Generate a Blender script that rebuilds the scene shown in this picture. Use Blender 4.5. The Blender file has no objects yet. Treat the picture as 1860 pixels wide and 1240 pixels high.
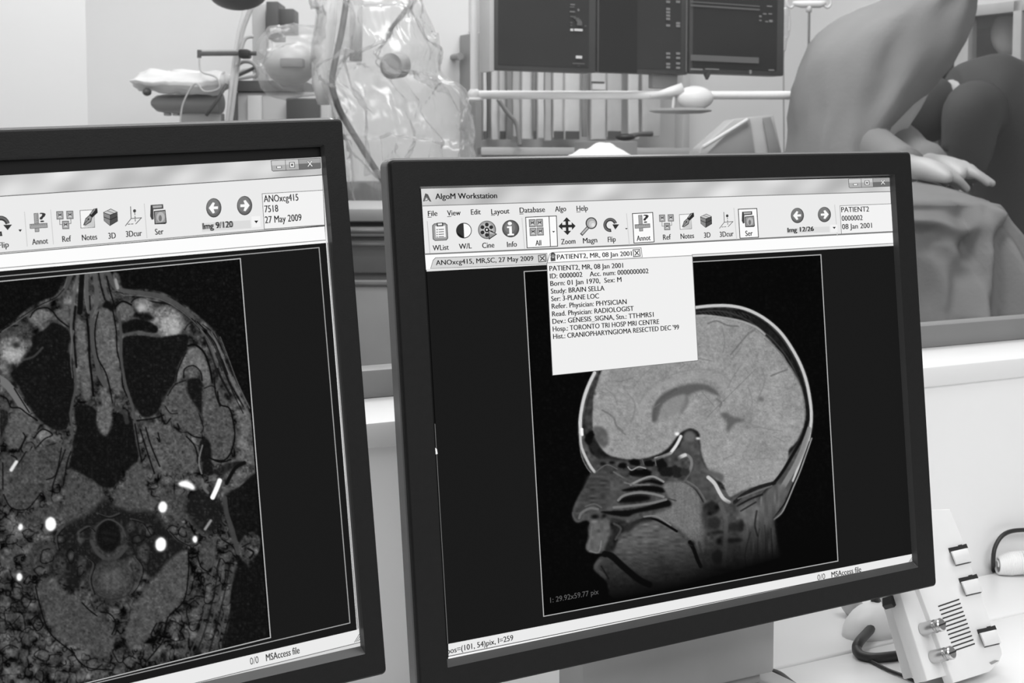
import bpy, bmesh, math, random
import numpy as np
from mathutils import Vector as V, Matrix, noise as mnoise

random.seed(4)
SC = bpy.context.scene
COL = SC.collection
# ---------------- camera ----------------
CZ = 1.20
F, PX0, PY0, PITCH = 2600.69, 913.639, 471.906, 0.0708511
cd = bpy.data.cameras.new('camera'); camo = bpy.data.objects.new('camera', cd); COL.objects.link(camo)
camo.location = (0, 0, CZ); camo.rotation_euler = (math.pi/2-PITCH, 0, 0)
cd.sensor_width = 36; cd.lens = F/1860*36
cd.shift_x = (930-PX0)/1860; cd.shift_y = (PY0-620)/1860
cd.clip_start = .02; cd.clip_end = 60
cd.dof.use_dof = True; cd.dof.focus_distance = 1.06; cd.dof.aperture_fstop = 26
SC.camera = camo
# ---------------- light and exposure ----------------
SC.view_settings.view_transform = 'Standard'; SC.view_settings.look = 'None'
SC.view_settings.exposure = 0; SC.view_settings.gamma = 1; SC.view_settings.use_curve_mapping = False
wd = bpy.data.worlds.new('world'); SC.world = wd; wd.use_nodes = True
wd.node_tree.nodes['Background'].inputs[0].default_value = (.5, .5, .5, 1)
wd.node_tree.nodes['Background'].inputs[1].default_value = 0.62
TH = math.radians(29.7)
U = V((math.cos(TH), math.sin(TH), 0)); W = V((-math.sin(TH), math.cos(TH), 0)); Z = V((0, 0, 1))
def st(s, t, z): return U*s+W*t+Z*z
def lamp(name, loc, size, power, target=None):
    l = bpy.data.lights.new(name, 'AREA'); l.shape = 'RECTANGLE'; l.size, l.size_y = size; l.energy = power
    o = bpy.data.objects.new(name, l); COL.objects.link(o); o.location = loc
    d = (target-loc) if target is not None else V((0, 0, -1))
    o.rotation_euler = d.to_track_quat('-Z', 'Y').to_euler(); return o
lamp('control_room_lamp_and_fill', st(.6, .66, 2.65), (1.8, .5), 17)
lamp('control_room_lamp_and_fill', st(.5, -.75, 2.3), (1.8, .9), 27, st(.7, 1.07, .9))  # added soft frontal fill that brightens the wall, not a fixture of the room
lamp('exam_room_lamp', st(1.3, 2.3, 2.9), (1.8, .9), 42)
lamp('exam_room_lamp', st(2.6, 3.5, 2.9), (1.4, .6), 24)

# ---------------- geometry helpers ----------------
CR = [V((1, 0, 0)), V((0, -math.sin(PITCH), -math.cos(PITCH))), V((0, math.cos(PITCH), -math.sin(PITCH)))]
O = V((0, 0, CZ))
def ray(x, y): return CR[0]*((x-PX0)/F)+CR[1]*((y-PY0)/F)+CR[2]
def G(x, y, d): return O+ray(x, y)*d                     # point seen at (x, y), d metres ahead
def onplane(x, y, p, n):
    r = ray(x, y); return O+r*((p-O).dot(n)/r.dot(n))
def onz(x, y, z): return onplane(x, y, V((0, 0, z)), Z)
def ont(x, y, t): return onplane(x, y, W*t, W)
def ons(x, y, s): return onplane(x, y, U*s, U)
def proj(p):
    q = p-O; d = q.dot(CR[2]); return PX0+F*q.dot(CR[0])/d, PY0+F*q.dot(CR[1])/d
MU = Matrix((U, W, Z)).transposed().to_4x4()             # room axes: x along the window wall, y into the exam room
def frame(o, x, y, z):
    m = Matrix((x, y, z)).transposed().to_4x4(); m.translation = o; return m
def nb(): return bmesh.new()
def box(bm, M, a, b, bev=0, seg=2):
    r = bmesh.ops.create_cube(bm, size=1)['verts']
    a, b = V(a), V(b); c = (a+b)/2; d = b-a
    for v in r: v.co = V((v.co.x*d.x+c.x, v.co.y*d.y+c.y, v.co.z*d.z+c.z))
    if bev:
        es = list({e for v in r for e in v.link_edges})
        g = bmesh.ops.bevel(bm, geom=es, offset=bev, segments=seg, affect='EDGES', profile=.5)
        r = list({v for f in g['faces'] for v in f.verts} | {v for v in r if v.is_valid})
    for v in r: v.co = M @ v.co
    return r
def prism(bm, pts, ext, bev=0):
    vs = [bm.verts.new(p) for p in pts]; ws = [bm.verts.new(p+ext) for p in pts]; n = len(pts)
    fs = [bm.faces.new(vs), bm.faces.new(ws[::-1])]
    for i in range(n): fs.append(bm.faces.new((vs[i], ws[i], ws[(i+1) % n], vs[(i+1) % n])))
    if bev:
        es = list({e for f in fs for e in f.edges})
        bmesh.ops.bevel(bm, geom=es, offset=bev, segments=2, affect='EDGES', profile=.5)
def cat(pts, n=6, closed=False):
    P = [V(p) for p in pts]; m = len(P); out = []
    for i in range(m if closed else m-1):
        p1, p2 = P[i], P[(i+1) % m]; p0 = P[i-1] if closed or i > 0 else p1; p3 = P[(i+2) % m] if closed or i+2 < m else p2
        for k in range(n):
            t = k/n
            out.append(.5*(2*p1+(p2-p0)*t+(2*p0-5*p1+4*p2-p3)*t*t+(3*p1-p0-3*p2+p3)*t**3))
    if not closed: out.append(P[-1])
    return out
def loft(bm, rings, cap=True, closed=True):
    R = [[bm.verts.new(p) for p in r] for r in rings]; n = len(R[0])
    for a, b in zip(R, R[1:]):
        for i in range(n if closed else n-1):
            bm.faces.new((a[i], a[(i+1) % n], b[(i+1) % n], b[i]))
    if cap and closed:
        bm.faces.new(R[0][::-1]); bm.faces.new(R[-1])
def tube(bm, pts, r, seg=10, sm=0):
    P = cat(pts, sm) if sm else [V(p) for p in pts]; n = len(P)
    rr = r if isinstance(r, (list, tuple)) else [r]*2
    t0 = (P[1]-P[0]).normalized(); a = t0.orthogonal().normalized(); rings = []
    for i in range(n):
        t = (P[min(i+1, n-1)]-P[max(i-1, 0)]).normalized()
        a = (a-t*a.dot(t)).normalized(); b = t.cross(a)
        q = i/(n-1)*(len(rr)-1); k = min(int(q), len(rr)-2); rad = rr[k]+(rr[k+1]-rr[k])*(q-k)
        rings.append([P[i]+(a*math.cos(j*2*math.pi/seg)+b*math.sin(j*2*math.pi/seg))*rad for j in range(seg)])
    loft(bm, rings)
def ball(bm, c, rx, ry=None, rz=None, M=None, seg=16):
    ry = ry or rx; rz = rz or rx
    r = bmesh.ops.create_uvsphere(bm, u_segments=seg, v_segments=seg//2+2, radius=1)['verts']
    for v in r:
        q = V((v.co.x*rx, v.co.y*ry, v.co.z*rz)); v.co = (M @ q if M else q)+c
def wob(bm, amp, sc, seed=0):
    for v in bm.verts:
        v.co += V(mnoise.noise_vector(v.co*sc+V((seed, seed*.7, 0))))*amp
WL = {}
def finish(name, bm, m, smooth=.6):
    bmesh.ops.recalc_face_normals(bm, faces=bm.faces[:])
    me = bpy.data.meshes.new(name); bm.to_mesh(me); bm.free()
    if smooth:
        me.polygons.foreach_set('use_smooth', [True]*len(me.polygons))
        if smooth < 3: me.set_sharp_from_angle(angle=smooth)
    for x in (m if isinstance(m, list) else [m]): me.materials.append(x)
    return me
def put(name, me, parent=None, at=None):
    o = bpy.data.objects.new(name, me); COL.objects.link(o)
    loc = WL[parent.name] if parent else (at or V((0, 0, 0)))
    me.transform(Matrix.Translation(-loc))
    if parent: o.parent = parent
    else: o.location = loc
    WL[o.name] = loc.copy(); return o
def thing(name, label, catg, loc, group=None):
    o = bpy.data.objects.new(name, None); COL.objects.link(o); o.location = loc; o.empty_display_size = .05
    WL[o.name] = V(loc); o['label'] = label; o['category'] = catg
    if group: o['group'] = group
    return o
def part(name, bm, m, parent, label=None, smooth=.6):
    o = put(name, finish(name, bm, m, smooth), parent)
    if label: o['label'] = label
    return o
def solo(name, bm, m, label, catg, group=None, smooth=.6, kind=None):
    c = V((0, 0, 0)); zm = 9e9
    for v in bm.verts: c += v.co; zm = min(zm, v.co.z)
    c /= len(bm.verts); c.z = zm
    o = put(name, finish(name, bm, m, smooth), None, c); o['label'] = label; o['category'] = catg
    if group: o['group'] = group
    if kind: o['kind'] = kind
    return o
def struct(name, bm, m, smooth=.6):
    o = put(name, finish(name, bm, m, smooth)); o['kind'] = 'structure'; return o

# ---------------- materials ----------------
def lin(v):
    v = v/255.; return v/12.92 if v <= .04045 else ((v+.055)/1.055)**2.4
def mat(name, c, rough=.5, metal=0, var=.06, scale=12, spec=.5, bump=0, bscale=60):
    m = bpy.data.materials.new(name); m.use_nodes = True; nt = m.node_tree; b = nt.nodes['Principled BSDF']
    tc = nt.nodes.new('ShaderNodeTexCoord'); nz = nt.nodes.new('ShaderNodeTexNoise'); nz.inputs['Scale'].default_value = scale; nz.inputs['Detail'].default_value = 3
    rp = nt.nodes.new('ShaderNodeValToRGB')
    for e, k in ((rp.color_ramp.elements[0], 1-var), (rp.color_ramp.elements[1], 1+var)):
        e.color = (min(1, c*k),)*3+(1,)
    rp.color_ramp.elements[0].position = .3; rp.color_ramp.elements[1].position = .7
    nt.links.new(tc.outputs['Object'], nz.inputs['Vector']); nt.links.new(nz.outputs['Fac'], rp.inputs['Fac']); nt.links.new(rp.outputs['Color'], b.inputs['Base Color'])
    b.inputs['Roughness'].default_value = rough; b.inputs['Metallic'].default_value = metal; b.inputs['Specular IOR Level'].default_value = spec
    if bump:
        n2 = nt.nodes.new('ShaderNodeTexNoise'); n2.inputs['Scale'].default_value = bscale; bp = nt.nodes.new('ShaderNodeBump'); bp.inputs['Strength'].default_value = bump; bp.inputs['Distance'].default_value = .002
        nt.links.new(tc.outputs['Object'], n2.inputs['Vector']); nt.links.new(n2.outputs['Fac'], bp.inputs['Height']); nt.links.new(bp.outputs['Normal'], b.inputs['Normal'])
    return m
def clear(name, body, k, gloss_rough=.12, gl=.18):
    # clear sheet: lets most light straight through, keeps a milky body and sharp glints
    m = bpy.data.materials.new(name); m.use_nodes = True; nt = m.node_tree; nt.nodes.clear()
    out = nt.nodes.new('ShaderNodeOutputMaterial'); tr = nt.nodes.new('ShaderNodeBsdfTransparent'); df = nt.nodes.new('ShaderNodeBsdfDiffuse'); tl = nt.nodes.new('ShaderNodeBsdfTranslucent')
    gs = nt.nodes.new('ShaderNodeBsdfGlossy'); gs.inputs['Roughness'].default_value = gloss_rough
    df.inputs['Color'].default_value = (body, body, body, 1); tl.inputs['Color'].default_value = (body, body, body, 1)
    m0 = nt.nodes.new('ShaderNodeMixShader'); m0.inputs[0].default_value = .5; m1 = nt.nodes.new('ShaderNodeMixShader'); m1.inputs[0].default_value = k; m2 = nt.nodes.new('ShaderNodeMixShader')
    lw = nt.nodes.new('ShaderNodeLayerWeight'); lw.inputs['Blend'].default_value = .3
    mp = nt.nodes.new('ShaderNodeMath'); mp.operation = 'MULTIPLY'; mp.inputs[1].default_value = gl
    nt.links.new(lw.outputs['Facing'], mp.inputs[0])
    nt.links.new(df.outputs[0], m0.inputs[1]); nt.links.new(tl.outputs[0], m0.inputs[2])
    nt.links.new(tr.outputs[0], m1.inputs[1]); nt.links.new(m0.outputs[0], m1.inputs[2])
    nt.links.new(m1.outputs[0], m2.inputs[1]); nt.links.new(gs.outputs[0], m2.inputs[2]); nt.links.new(mp.outputs[0], m2.inputs[0])
    nt.links.new(m2.outputs[0], out.inputs['Surface']); return m
def glow(name):
    m = bpy.data.materials.new(name); m.use_nodes = True; nt = m.node_tree; b = nt.nodes['Principled BSDF']
    a = nt.nodes.new('ShaderNodeVertexColor'); a.layer_name = 'Col'
    b.inputs['Base Color'].default_value = (.001, .001, .001, 1); b.inputs['Roughness'].default_value = .6; b.inputs['Specular IOR Level'].default_value = .01
    nt.links.new(a.outputs['Color'], b.inputs['Emission Color']); b.inputs['Emission Strength'].default_value = 1; return m
M_WALL = mat('painted_wall', .80, .7, var=.015, scale=3)
M_DESKWALL = mat('control_room_wall', .84, .6, var=.02, scale=4)
M_LEDGE = mat('white_ledge', .76, .35, var=.01)
M_DESK = mat('desk_laminate', .80, .35, var=.02, scale=5)
M_FLOOR = mat('vinyl_floor', .16, .4, var=.08, scale=4)
M_FRAME = mat('window_rail', .20, .45, var=.05)
M_BEZEL = mat('black_plastic', .0090, .55, var=.08, scale=200, spec=.2, bump=.08, bscale=900)
M_CASE = mat('grey_plastic', .17, .24, var=.04, scale=60)
M_LIP = mat('satin_lip', .05, .35, var=.04, scale=60, spec=.4)
M_STAND = mat('stand_plastic', .42, .45, var=.03, scale=30)
M_PANEL = mat('panel_black', .003, .4, var=.02, spec=.2)
M_WHITE = mat('white_enamel', .82, .35, var=.02)
M_PALE = mat('pale_grey', .55, .45, var=.03)
M_MID = mat('mid_grey', .30, .5, var=.05)
M_DGREY = mat('dark_grey', .10, .5, var=.06)
M_BLACK = mat('black_rubber', .018, .45, var=.1)
M_CHROME = mat('chrome', .58, .26, 1, var=.02)
M_DEVICE = mat('off_white_plastic', .80, .4, var=.015, scale=40)
M_DEVSIDE = mat('grey_side_plastic', .5, .45, var=.03)
M_SCREEN2 = mat('far_screen', .036, .35, var=.06)
M_SHEET = mat('grey_drape_cloth', .17, .85, var=.07, scale=9, bump=.3, bscale=120)
M_GOWN = mat('surgical_gown_cloth', .22, .85, var=.06, scale=6, bump=.3, bscale=90)
M_DARKCLOTH = mat('dark_apron_cloth', .045, .8, var=.12, scale=9, bump=.3, bscale=90)
M_SKIN = mat('skin', .42, .5, var=.05)
M_HAIR = mat('dark_hair', .03, .6, var=.2, scale=60)
M_PAPER = mat('crumpled_white_cloth', .85, .7, var=.02)
M_PACK = [mat('packet_film_'+n, c, .35, var=.05, scale=25) for n, c in (('light', .72), ('middle', .58), ('dark', .28))]
M_GLASS = clear('window_glass', .5, .012, .02, .10)
M_DRAPE = clear('clear_plastic_drape', .85, .17, .2, .42)
M_CABGLASS = clear('cabinet_glass', .4, .05, .05, .2)
M_GLOW = glow('lit_display')
# ---- scan pictures shown on the two screens (drawn with numpy, put on dense meshes) ----
def smooth_path(pts, closed, n=5):
    P = np.array(pts, float); m = len(P)
    if m < 3: return P
    out = []
    rng_ = range(m if closed else m-1)
    for i in rng_:
        p1, p2 = P[i], P[(i+1) % m]
        p0 = P[i-1] if (closed or i > 0) else p1
        p3 = P[(i+2) % m] if (closed or i+2 < m) else p2
        for k in range(n):
            t = k/n
            out.append(.5*((2*p1)+(-p0+p2)*t+(2*p0-5*p1+4*p2-p3)*t*t+(-p0+3*p1-3*p2+p3)*t**3))
    if not closed: out.append(P[-1])
    return np.array(out)

def box_blur(a, r):
    r = int(round(r))
    if r < 1: return a
    for ax in (0, 1):
        for _ in range(2):
            k = 2*r+1
            p = [(0, 0), (0, 0)]; p[ax] = (r+1, r)
            c = np.cumsum(np.pad(a, p, mode='edge'), axis=ax)
            if ax == 0: a = (c[k:]-c[:-k])/k
            else: a = (c[:, k:]-c[:, :-k])/k
    return a

class Raster:
    def __init__(s, x0, y0, w, h, seed, ss=1.0):
        s.x0, s.y0, s.w, s.h, s.ss = x0, y0, int(w*ss), int(h*ss), ss
        s.a = np.zeros((s.h, s.w)); s.rs = np.random.RandomState(seed)
        s.fr = (1.0, 0.0, 0.0)
    def frame(s, sc, ox, oy): s.fr = (sc, ox, oy)
    def P(s, pts):
        sc, ox, oy = s.fr
        return [((x/sc+ox-s.x0)*s.ss, (y/sc+oy-s.y0)*s.ss) for x, y in pts]
    def noise(s, cell, stretch=(1, 1)):
        gx = int(s.w/(cell*stretch[0]*s.ss))+4; gy = int(s.h/(cell*stretch[1]*s.ss))+4
        g = s.rs.randn(gy, gx)
        X = np.linspace(0, gx-2.001, s.w); Y = np.linspace(0, gy-2.001, s.h)
        xi = X.astype(int); yi = Y.astype(int); fx = X-xi; fy = (Y-yi)[:, None]
        fx = fx*fx*(3-2*fx); fy = fy*fy*(3-2*fy)
        a = g[yi][:, xi]*(1-fx)+g[yi][:, xi+1]*fx; b = g[yi+1][:, xi]*(1-fx)+g[yi+1][:, xi+1]*fx
        return a*(1-fy)+b*fy
    def mask(s, pts, soft=1, sm=True):
        P = smooth_path(s.P(pts), True) if sm else np.array(s.P(pts))
        pad = int(soft*s.ss*3)+2
        xa = max(0, int(P[:, 0].min())-pad); xb = min(s.w, int(P[:, 0].max())+pad)
        ya = max(0, int(P[:, 1].min())-pad); yb = min(s.h, int(P[:, 1].max())+pad)
        if xb <= xa or yb <= ya: return None
        xs = np.arange(xa, xb)+.5; ys = np.arange(ya, yb)+.5
        ins = np.zeros((yb-ya, xb-xa), bool)
        for (x1, y1), (x2, y2) in zip(P, np.roll(P, -1, 0)):
            if y1 == y2: continue
            lo, hi = (y1, y2) if y1 < y2 else (y2, y1)
            r0 = np.searchsorted(ys, lo); r1 = np.searchsorted(ys, hi)
            if r1 <= r0: continue
            xc = x1+(ys[r0:r1]-y1)*(x2-x1)/(y2-y1)
            ins[r0:r1] ^= xs[None, :] > xc[:, None]
        return (slice(ya, yb), slice(xa, xb)), box_blur(ins.astype(float), soft*s.ss)
    def poly(s, pts, val, soft=1, tex=None, amt=0, k=1.0, sm=True):
        r = s.mask(pts, soft, sm)
        if r is None: return
        w, m = r; m = m*k
        v = val if tex is None else val+tex[w]*amt
        s.a[w] = s.a[w]*(1-m)+v*m
    def line(s, pts, width, val, soft=1.0, k=1.0, sm=True, taper=False):
        P = smooth_path(s.P(pts), False) if sm else np.array(s.P(pts))
        W = width/s.fr[0]*s.ss; soft = soft*s.ss
        pad = int(W+soft)+3
        xa = max(0, int(P[:, 0].min())-pad); xb = min(s.w, int(P[:, 0].max())+pad)
        ya = max(0, int(P[:, 1].min())-pad); yb = min(s.h, int(P[:, 1].max())+pad)
        if xb <= xa or yb <= ya: return
        M = np.zeros((yb-ya, xb-xa)); n = len(P)-1
        for i in range(n):
            (x1, y1), (x2, y2) = P[i], P[i+1]
            wd = W*(math.sin(math.pi*(.15+.7*(i+.5)/n)) if taper else 1)
            p2 = int(W+soft)+2
            cx0 = max(xa, int(min(x1, x2))-p2); cx1 = min(xb, int(max(x1, x2))+p2+1)
            cy0 = max(ya, int(min(y1, y2))-p2); cy1 = min(yb, int(max(y1, y2))+p2+1)
            if cx1 <= cx0 or cy1 <= cy0: continue
            X, Y = np.meshgrid(np.arange(cx0, cx1)+.5, np.arange(cy0, cy1)+.5)
            dx, dy = x2-x1, y2-y1; L = dx*dx+dy*dy+1e-9
            t = np.clip(((X-x1)*dx+(Y-y1)*dy)/L, 0, 1)
            d = np.hypot(X-x1-t*dx, Y-y1-t*dy)
            m = np.clip((wd/2-d)/soft+.5, 0, 1)
            v = M[cy0-ya:cy1-ya, cx0-xa:cx1-xa]; np.maximum(v, m, out=v)
        w = (slice(ya, yb), slice(xa, xb)); M *= k
        s.a[w] = s.a[w]*(1-M)+val*M
    def blob(s, cx, cy, rx, ry, val, soft=1, rot=0, k=1.0, tex=None, amt=0, jag=0):
        pts = []
        for i in range(14):
            t = i*2*math.pi/14; q = 1+jag*s.rs.randn()
            x, y = rx*q*math.cos(t), ry*q*math.sin(t)
            pts.append((cx+x*math.cos(rot)-y*math.sin(rot), cy+x*math.sin(rot)+y*math.cos(rot)))
        s.poly(pts, val, soft, tex, amt, k)
    def sample(s, px, py):
        x = np.clip((px-s.x0)*s.ss-.5, 0, s.w-1.001); y = np.clip((py-s.y0)*s.ss-.5, 0, s.h-1.001)
        xi = x.astype(int); yi = y.astype(int); fx = x-xi; fy = y-yi
        A = s.a
        return (A[yi, xi]*(1-fx)+A[yi, xi+1]*fx)*(1-fy)+(A[yi+1, xi]*(1-fx)+A[yi+1, xi+1]*fx)*fy

def sagittal_scan():
    r = Raster(940, 450, 600, 680, 5)
    fine = r.noise(2.2); med = r.noise(6); big = r.noise(28); streak = r.noise(3, (6, 1)); vst = r.noise(3, (1.2, 8)); dst = r.noise(4, (2.5, 1))
    r.a[:] = 3+np.abs(r.noise(5))*2.2
    f = lambda dy: r.frame(3.1, 960, 460+dy)
    f(0); D = lambda pts: [(x, y+930) for x, y in pts]
    head = [(370,668),(330,740),(300,830),(283,930),(278,1000)]+D([(283,110),(297,200),(325,265),(348,305),(335,345),(302,400),(264,470),(246,530),(255,572),(278,586),(320,574),(342,584),(338,620),(335,680),(322,725),(342,752),(400,760),(432,756),(440,768),(400,780),(370,820),(367,850),(398,880),(440,920),(450,960),(480,1010),(700,1100),(1100,1100),(1480,980),(1450,860),(1412,780),(1400,700),(1388,620),(1380,576),(1422,540),(1446,495),(1472,420),(1502,350),(1532,270),(1572,170),(1592,90),(1603,0)])+[(1595,830),(1570,700),(1520,580),(1440,455),(1350,370),(1250,315),(1150,290),(1050,288),(930,300),(700,330),(520,430),(420,560)]
    r.poly(head, 74, 1, med, 8)
    r.poly(head, 0, 1, fine, 7, k=.0)
    # skull: dark band under the scalp
    skull = [(385,690),(352,760),(325,850),(312,930),(308,1000),(330,1060),(350,1120),(420,1165),(600,1190),(780,1130),(900,1080),(1000,1230),(1100,1330),(1300,1300),(1460,1140),(1530,1040),(1580,930),(1566,800),(1545,700),(1496,585),(1420,470),(1335,388),(1240,335),(1150,312),(1050,308),(930,318),(700,350),(540,450),(440,570)]
    r.poly(skull, 26, 1, med, 6)
    r.poly([(387,690),(354,760),(330,850),(316,930),(314,1000),(340,1010),(358,960),(362,860),(378,760),(400,690)], 60, 1.5, med, 8)
    r.line([(925,333),(1050,322),(1150,340),(1240,380),(1330,450)], 9, 62, 1.5, .7); 
    for i in range(16):
        x = 960+i*22; y = 318+((x-1000)/300)**2*24
        r.line([(x,y+4),(x+26,y+30)], 6, 58, 1.2, .6)
    r.line([(1270,400),(1370,480),(1460,590),(1525,720),(1556,850),(1560,940)], 8, 66, 1.2, .7)
    # brain
    brain = [(400,690),(378,760),(366,800),(362,860),(360,960),(370,1010),(400,1080),(440,1128),(500,1150),(600,1162),(700,1142),(775,1105),(815,1060),(850,1015),(910,985),(960,1010)]+D([(965,130),(972,200),(1000,270),(1040,330),(1090,362),(1118,420),(1140,440),(1200,408),(1280,382),(1380,352),(1430,290),(1462,225),(1466,175)])+[(1510,1060),(1545,985),(1556,900),(1540,780),(1500,685),(1440,595),(1370,502),(1280,420),(1200,385),(1100,366),(1000,352),(930,356),(700,400),(520,500),(440,600)]
    tx = fine*.7+streak*.3+med*.75+big*.7
    r.poly(brain, 147, 1.2, tx, 7.0)
    r.line([(930,352),(1000,350),(1100,362),(1200,382),(1280,415),(1330,455)], 12, 182, 1.5, .8)
    r.line([(1330,475),(1440,595),(1505,690),(1545,800),(1557,900),(1545,980)], 7, 176, 1.5, .35)
    # corpus callosum, a little brighter
    r.line([(640,960),(640,880),(690,790),(790,725),(920,690),(1040,700),(1110,760),(1125,820)], 34, 158, 3, .5)
    r.line([(620,850),(680,760),(790,690),(930,655),(1060,665),(1140,720)], 8, 132, 2, .6)
    # ventricle
    r.poly([(695,945),(698,880),(730,815),(790,770),(870,742),(950,732),(1020,745),(1062,778),(1078,805),(1035,790),(985,772),(930,785),(893,802),(872,795),(800,820),(752,860),(735,920),(718,950)], 92, 1.6)
    r.line([(705,935),(710,880),(745,820),(830,765)], 16, 80, 2, .5)
    r.poly([(885,798),(905,830),(880,880),(850,905),(860,860)], 112, 2)
    r.poly([(760,860),(820,815),(872,800),(880,850),(840,900),(770,930),(730,950)], 134, 3, k=.8)
    # cisterns
    r.poly([(1085,905),(1110,895),(1150,918),(1218,938),(1165,958),(1140,985),(1125,1012),(1112,985),(1118,955),(1098,930)], 96, 1.8)
    r.line([(1060,820),(1085,840),(1078,862)], 12, 116, 1.5); r.blob(1310, 822, 16, 13, 105, 2)
    # sulci
    for p, w, v in (([(1138,570),(1180,520),(1240,448)],8,104),([(1365,690),(1400,675),(1455,655)],9,104),([(415,882),(455,905),(482,930),(495,970),(530,1000)],10,108),([(500,985),(545,1020)],7,112),
        ([(1010,395),(1060,380),(1120,405),(1180,410)],9,104),([(1090,420),(1105,500),(1095,560)],6,124),([(1190,470),(1200,520),(1150,590)],6,124),([(1240,450),(1275,430)],10,112),
        ([(950,590),(1030,605)],6,122),([(850,650),(880,625)],6,118),([(1190,640),(1150,700),(1120,760)],6,128),([(1310,640),(1330,720),(1290,820)],7,128),([(1240,760),(1260,840),(1230,910)],6,130),
        ([(520,720),(590,700)],7,122),([(430,760),(480,800),(500,850)],7,128),([(560,790),(600,850),(585,940)],9,130),([(1330,480),(1420,560),(1450,610)],9,118),([(1250,960),(1330,985),(1430,1000)],6,130),
        ([(1280,1060),(1370,1100)],6,132),([(1380,1030),(1440,1060)],6,128),([(1240,1160),(1360,1150)],6,132),([(1100,1160),(1160,1130)],8,128),([(700,640),(640,690),(590,760)],6,130)):
        r.line(p, w, v, 1.6, .8)
    for i in range(70):
        x, y = 400+r.rs.rand()*1130, 640+r.rs.rand()*380
        if abs(x-900) < 190: continue
        t = r.rs.rand()*6.3; L = 14+r.rs.rand()*30
        r.line([(x,y),(x+L*math.cos(t)*.6,y+L*.5*math.sin(t)),(x+L*math.cos(t),y+L*math.sin(t)*.8)], 6, 124+r.rs.rand()*14, 1.6, .5)
    r.poly([(360,985),(400,975),(440,1000),(452,1050),(430,1095),(395,1075),(368,1030)], 92, 2.5, med, 6)
    r.blob(385,800,10,14,190,1.5); r.blob(372,790,8,8,15,1.5)
    # scalp and skin, bright rim
    r.line([(372,672),(337,745),(308,832),(292,930),(293,1010)], 19, 205, 1.2)
    r.line(D([(292,90),(296,150),(316,205),(345,262),(372,300)]), 15, 190, 1.2); r.line(D([(286,130),(300,215),(330,278),(350,302)]), 5, 120, 1)
    r.line(D([(300,60),(302,90)]), 16, 250, 1.2)
    r.line([(425,562),(525,436),(704,338),(935,305),(1050,294),(1150,297),(1246,322),(1345,378),(1432,460),(1512,586),(1560,704),(1586,830),(1592,930)]+D([(1582,85),(1562,165),(1522,268),(1492,350)]), 17, 198, 1.2)
    r.line([(1180,318),(1260,350),(1350,410),(1430,500),(1500,620),(1548,740),(1575,860),(1578,940)], 9, 20, 1.2)
    r.line(D([(1578,60),(1545,170),(1500,270),(1440,370),(1400,440)]), 30, 136, 1.5, .9)
    r.line(D([(1570,20),(1540,110),(1490,200),(1430,300),(1375,370),(1310,440),(1285,510),(1290,560)]), 17, 16, 1.5)
    r.line(D([(1583,130),(1520,300),(1480,390),(1440,480),(1378,560)]), 8, 12, 1); r.line(D([(1595,110),(1532,290),(1494,380),(1452,480),(1424,532),(1382,568)]), 7, 160, 1)
    f(300)
    # ear-neck muscles
    r.poly([(1180,520),(1300,440),(1385,370),(1455,400),(1400,520),(1382,580),(1395,700),(1412,860),(1180,880),(1160,700)], 92, 3, vst, 12)
    r.poly([(1180,520),(1250,480),(1300,500),(1290,600),(1230,610),(1190,580)], 106, 3, med, 8)
    for p, w, v in (([(1160,472),(1215,425),(1300,385),(1385,362)],20,22),([(1175,492),(1250,452),(1315,428)],11,20),([(1180,450),(1290,408),(1370,378)],8,110),([(1195,520),(1280,470)],9,30),
        ([(1330,600),(1335,700),(1330,840)],7,60),([(1365,620),(1372,740),(1376,840)],7,56),([(1300,620),(1290,720),(1300,860)],8,66),([(1250,640),(1220,760),(1230,860)],9,60),([(1285,520),(1275,600),(1290,660)],10,40)):
        r.line(p, w, v, 1.4, .85)
    # clivus / sella
    r.poly([(850,150),(895,78),(930,78),(962,130),(975,205),(1005,280),(1055,350),(1095,440),(1060,470),(1000,470),(960,410),(900,350),(905,280),(915,220),(880,180)], 74, 2, med, 7)
    r.blob(905,100,32,30,98,2); r.blob(850,190,60,30,66,3,k=.6)
    r.line([(858,100),(838,140),(812,178),(785,205),(715,225)], 17, 222, 1.3); r.line([(700,240),(740,215),(800,190)], 7, 150, 1.3)
    r.blob(836,86,13,10,250,1.2); r.blob(955,112,12,7,232,1.2)
    r.line([(822,262),(845,222),(880,202),(912,222),(918,262),(900,310),(880,345)], 16, 120, 1.5); r.line([(828,258),(848,222),(882,205)], 20, 205, 1.6)
    r.line([(1012,330),(1048,365),(1075,415),(1098,450),(1128,470)], 21, 198, 1.5)
    r.line([(880,360),(940,400),(985,470)], 7, 28, 1.4); r.line([(890,350),(950,390),(995,460)], 8, 100, 1.5)
    r.poly([(970,280),(1060,300),(1100,320),(1090,355),(1040,330)], 92, 2)
    # sphenoid sinus and ethmoid cells
    r.poly([(400,225),(540,235),(700,225),(830,200),(900,290),(870,360),(760,370),(560,380),(470,340),(390,300)], 66, 3, med, 9)
    for x, y, a, b, v in ((530,265,26,15,9),(600,248,34,18,8),(682,250,36,20,8),(748,262,30,40,14),(640,310,62,26,6),(780,300,50,28,22),(835,300,30,34,30),(585,300,16,14,10),(470,248,20,9,18),(420,255,18,10,22),(340,120,22,34,10),(370,160,18,30,34),(880,300,24,22,44),(350,90,18,22,6)):
        r.blob(x, y, a, b, v, 1.3, jag=.12)
    r.line([(560,272),(580,290),(620,272),(660,280)], 7, 150, 1.2); r.line([(640,228),(650,260)], 6, 90, 1.2); r.line([(712,225),(718,265)], 6, 96, 1.2)
    r.line([(480,300),(530,330),(560,350)], 10, 100, 1.5); r.line([(380,300),(440,260),(500,285)], 6, 96, 1.5)
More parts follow.
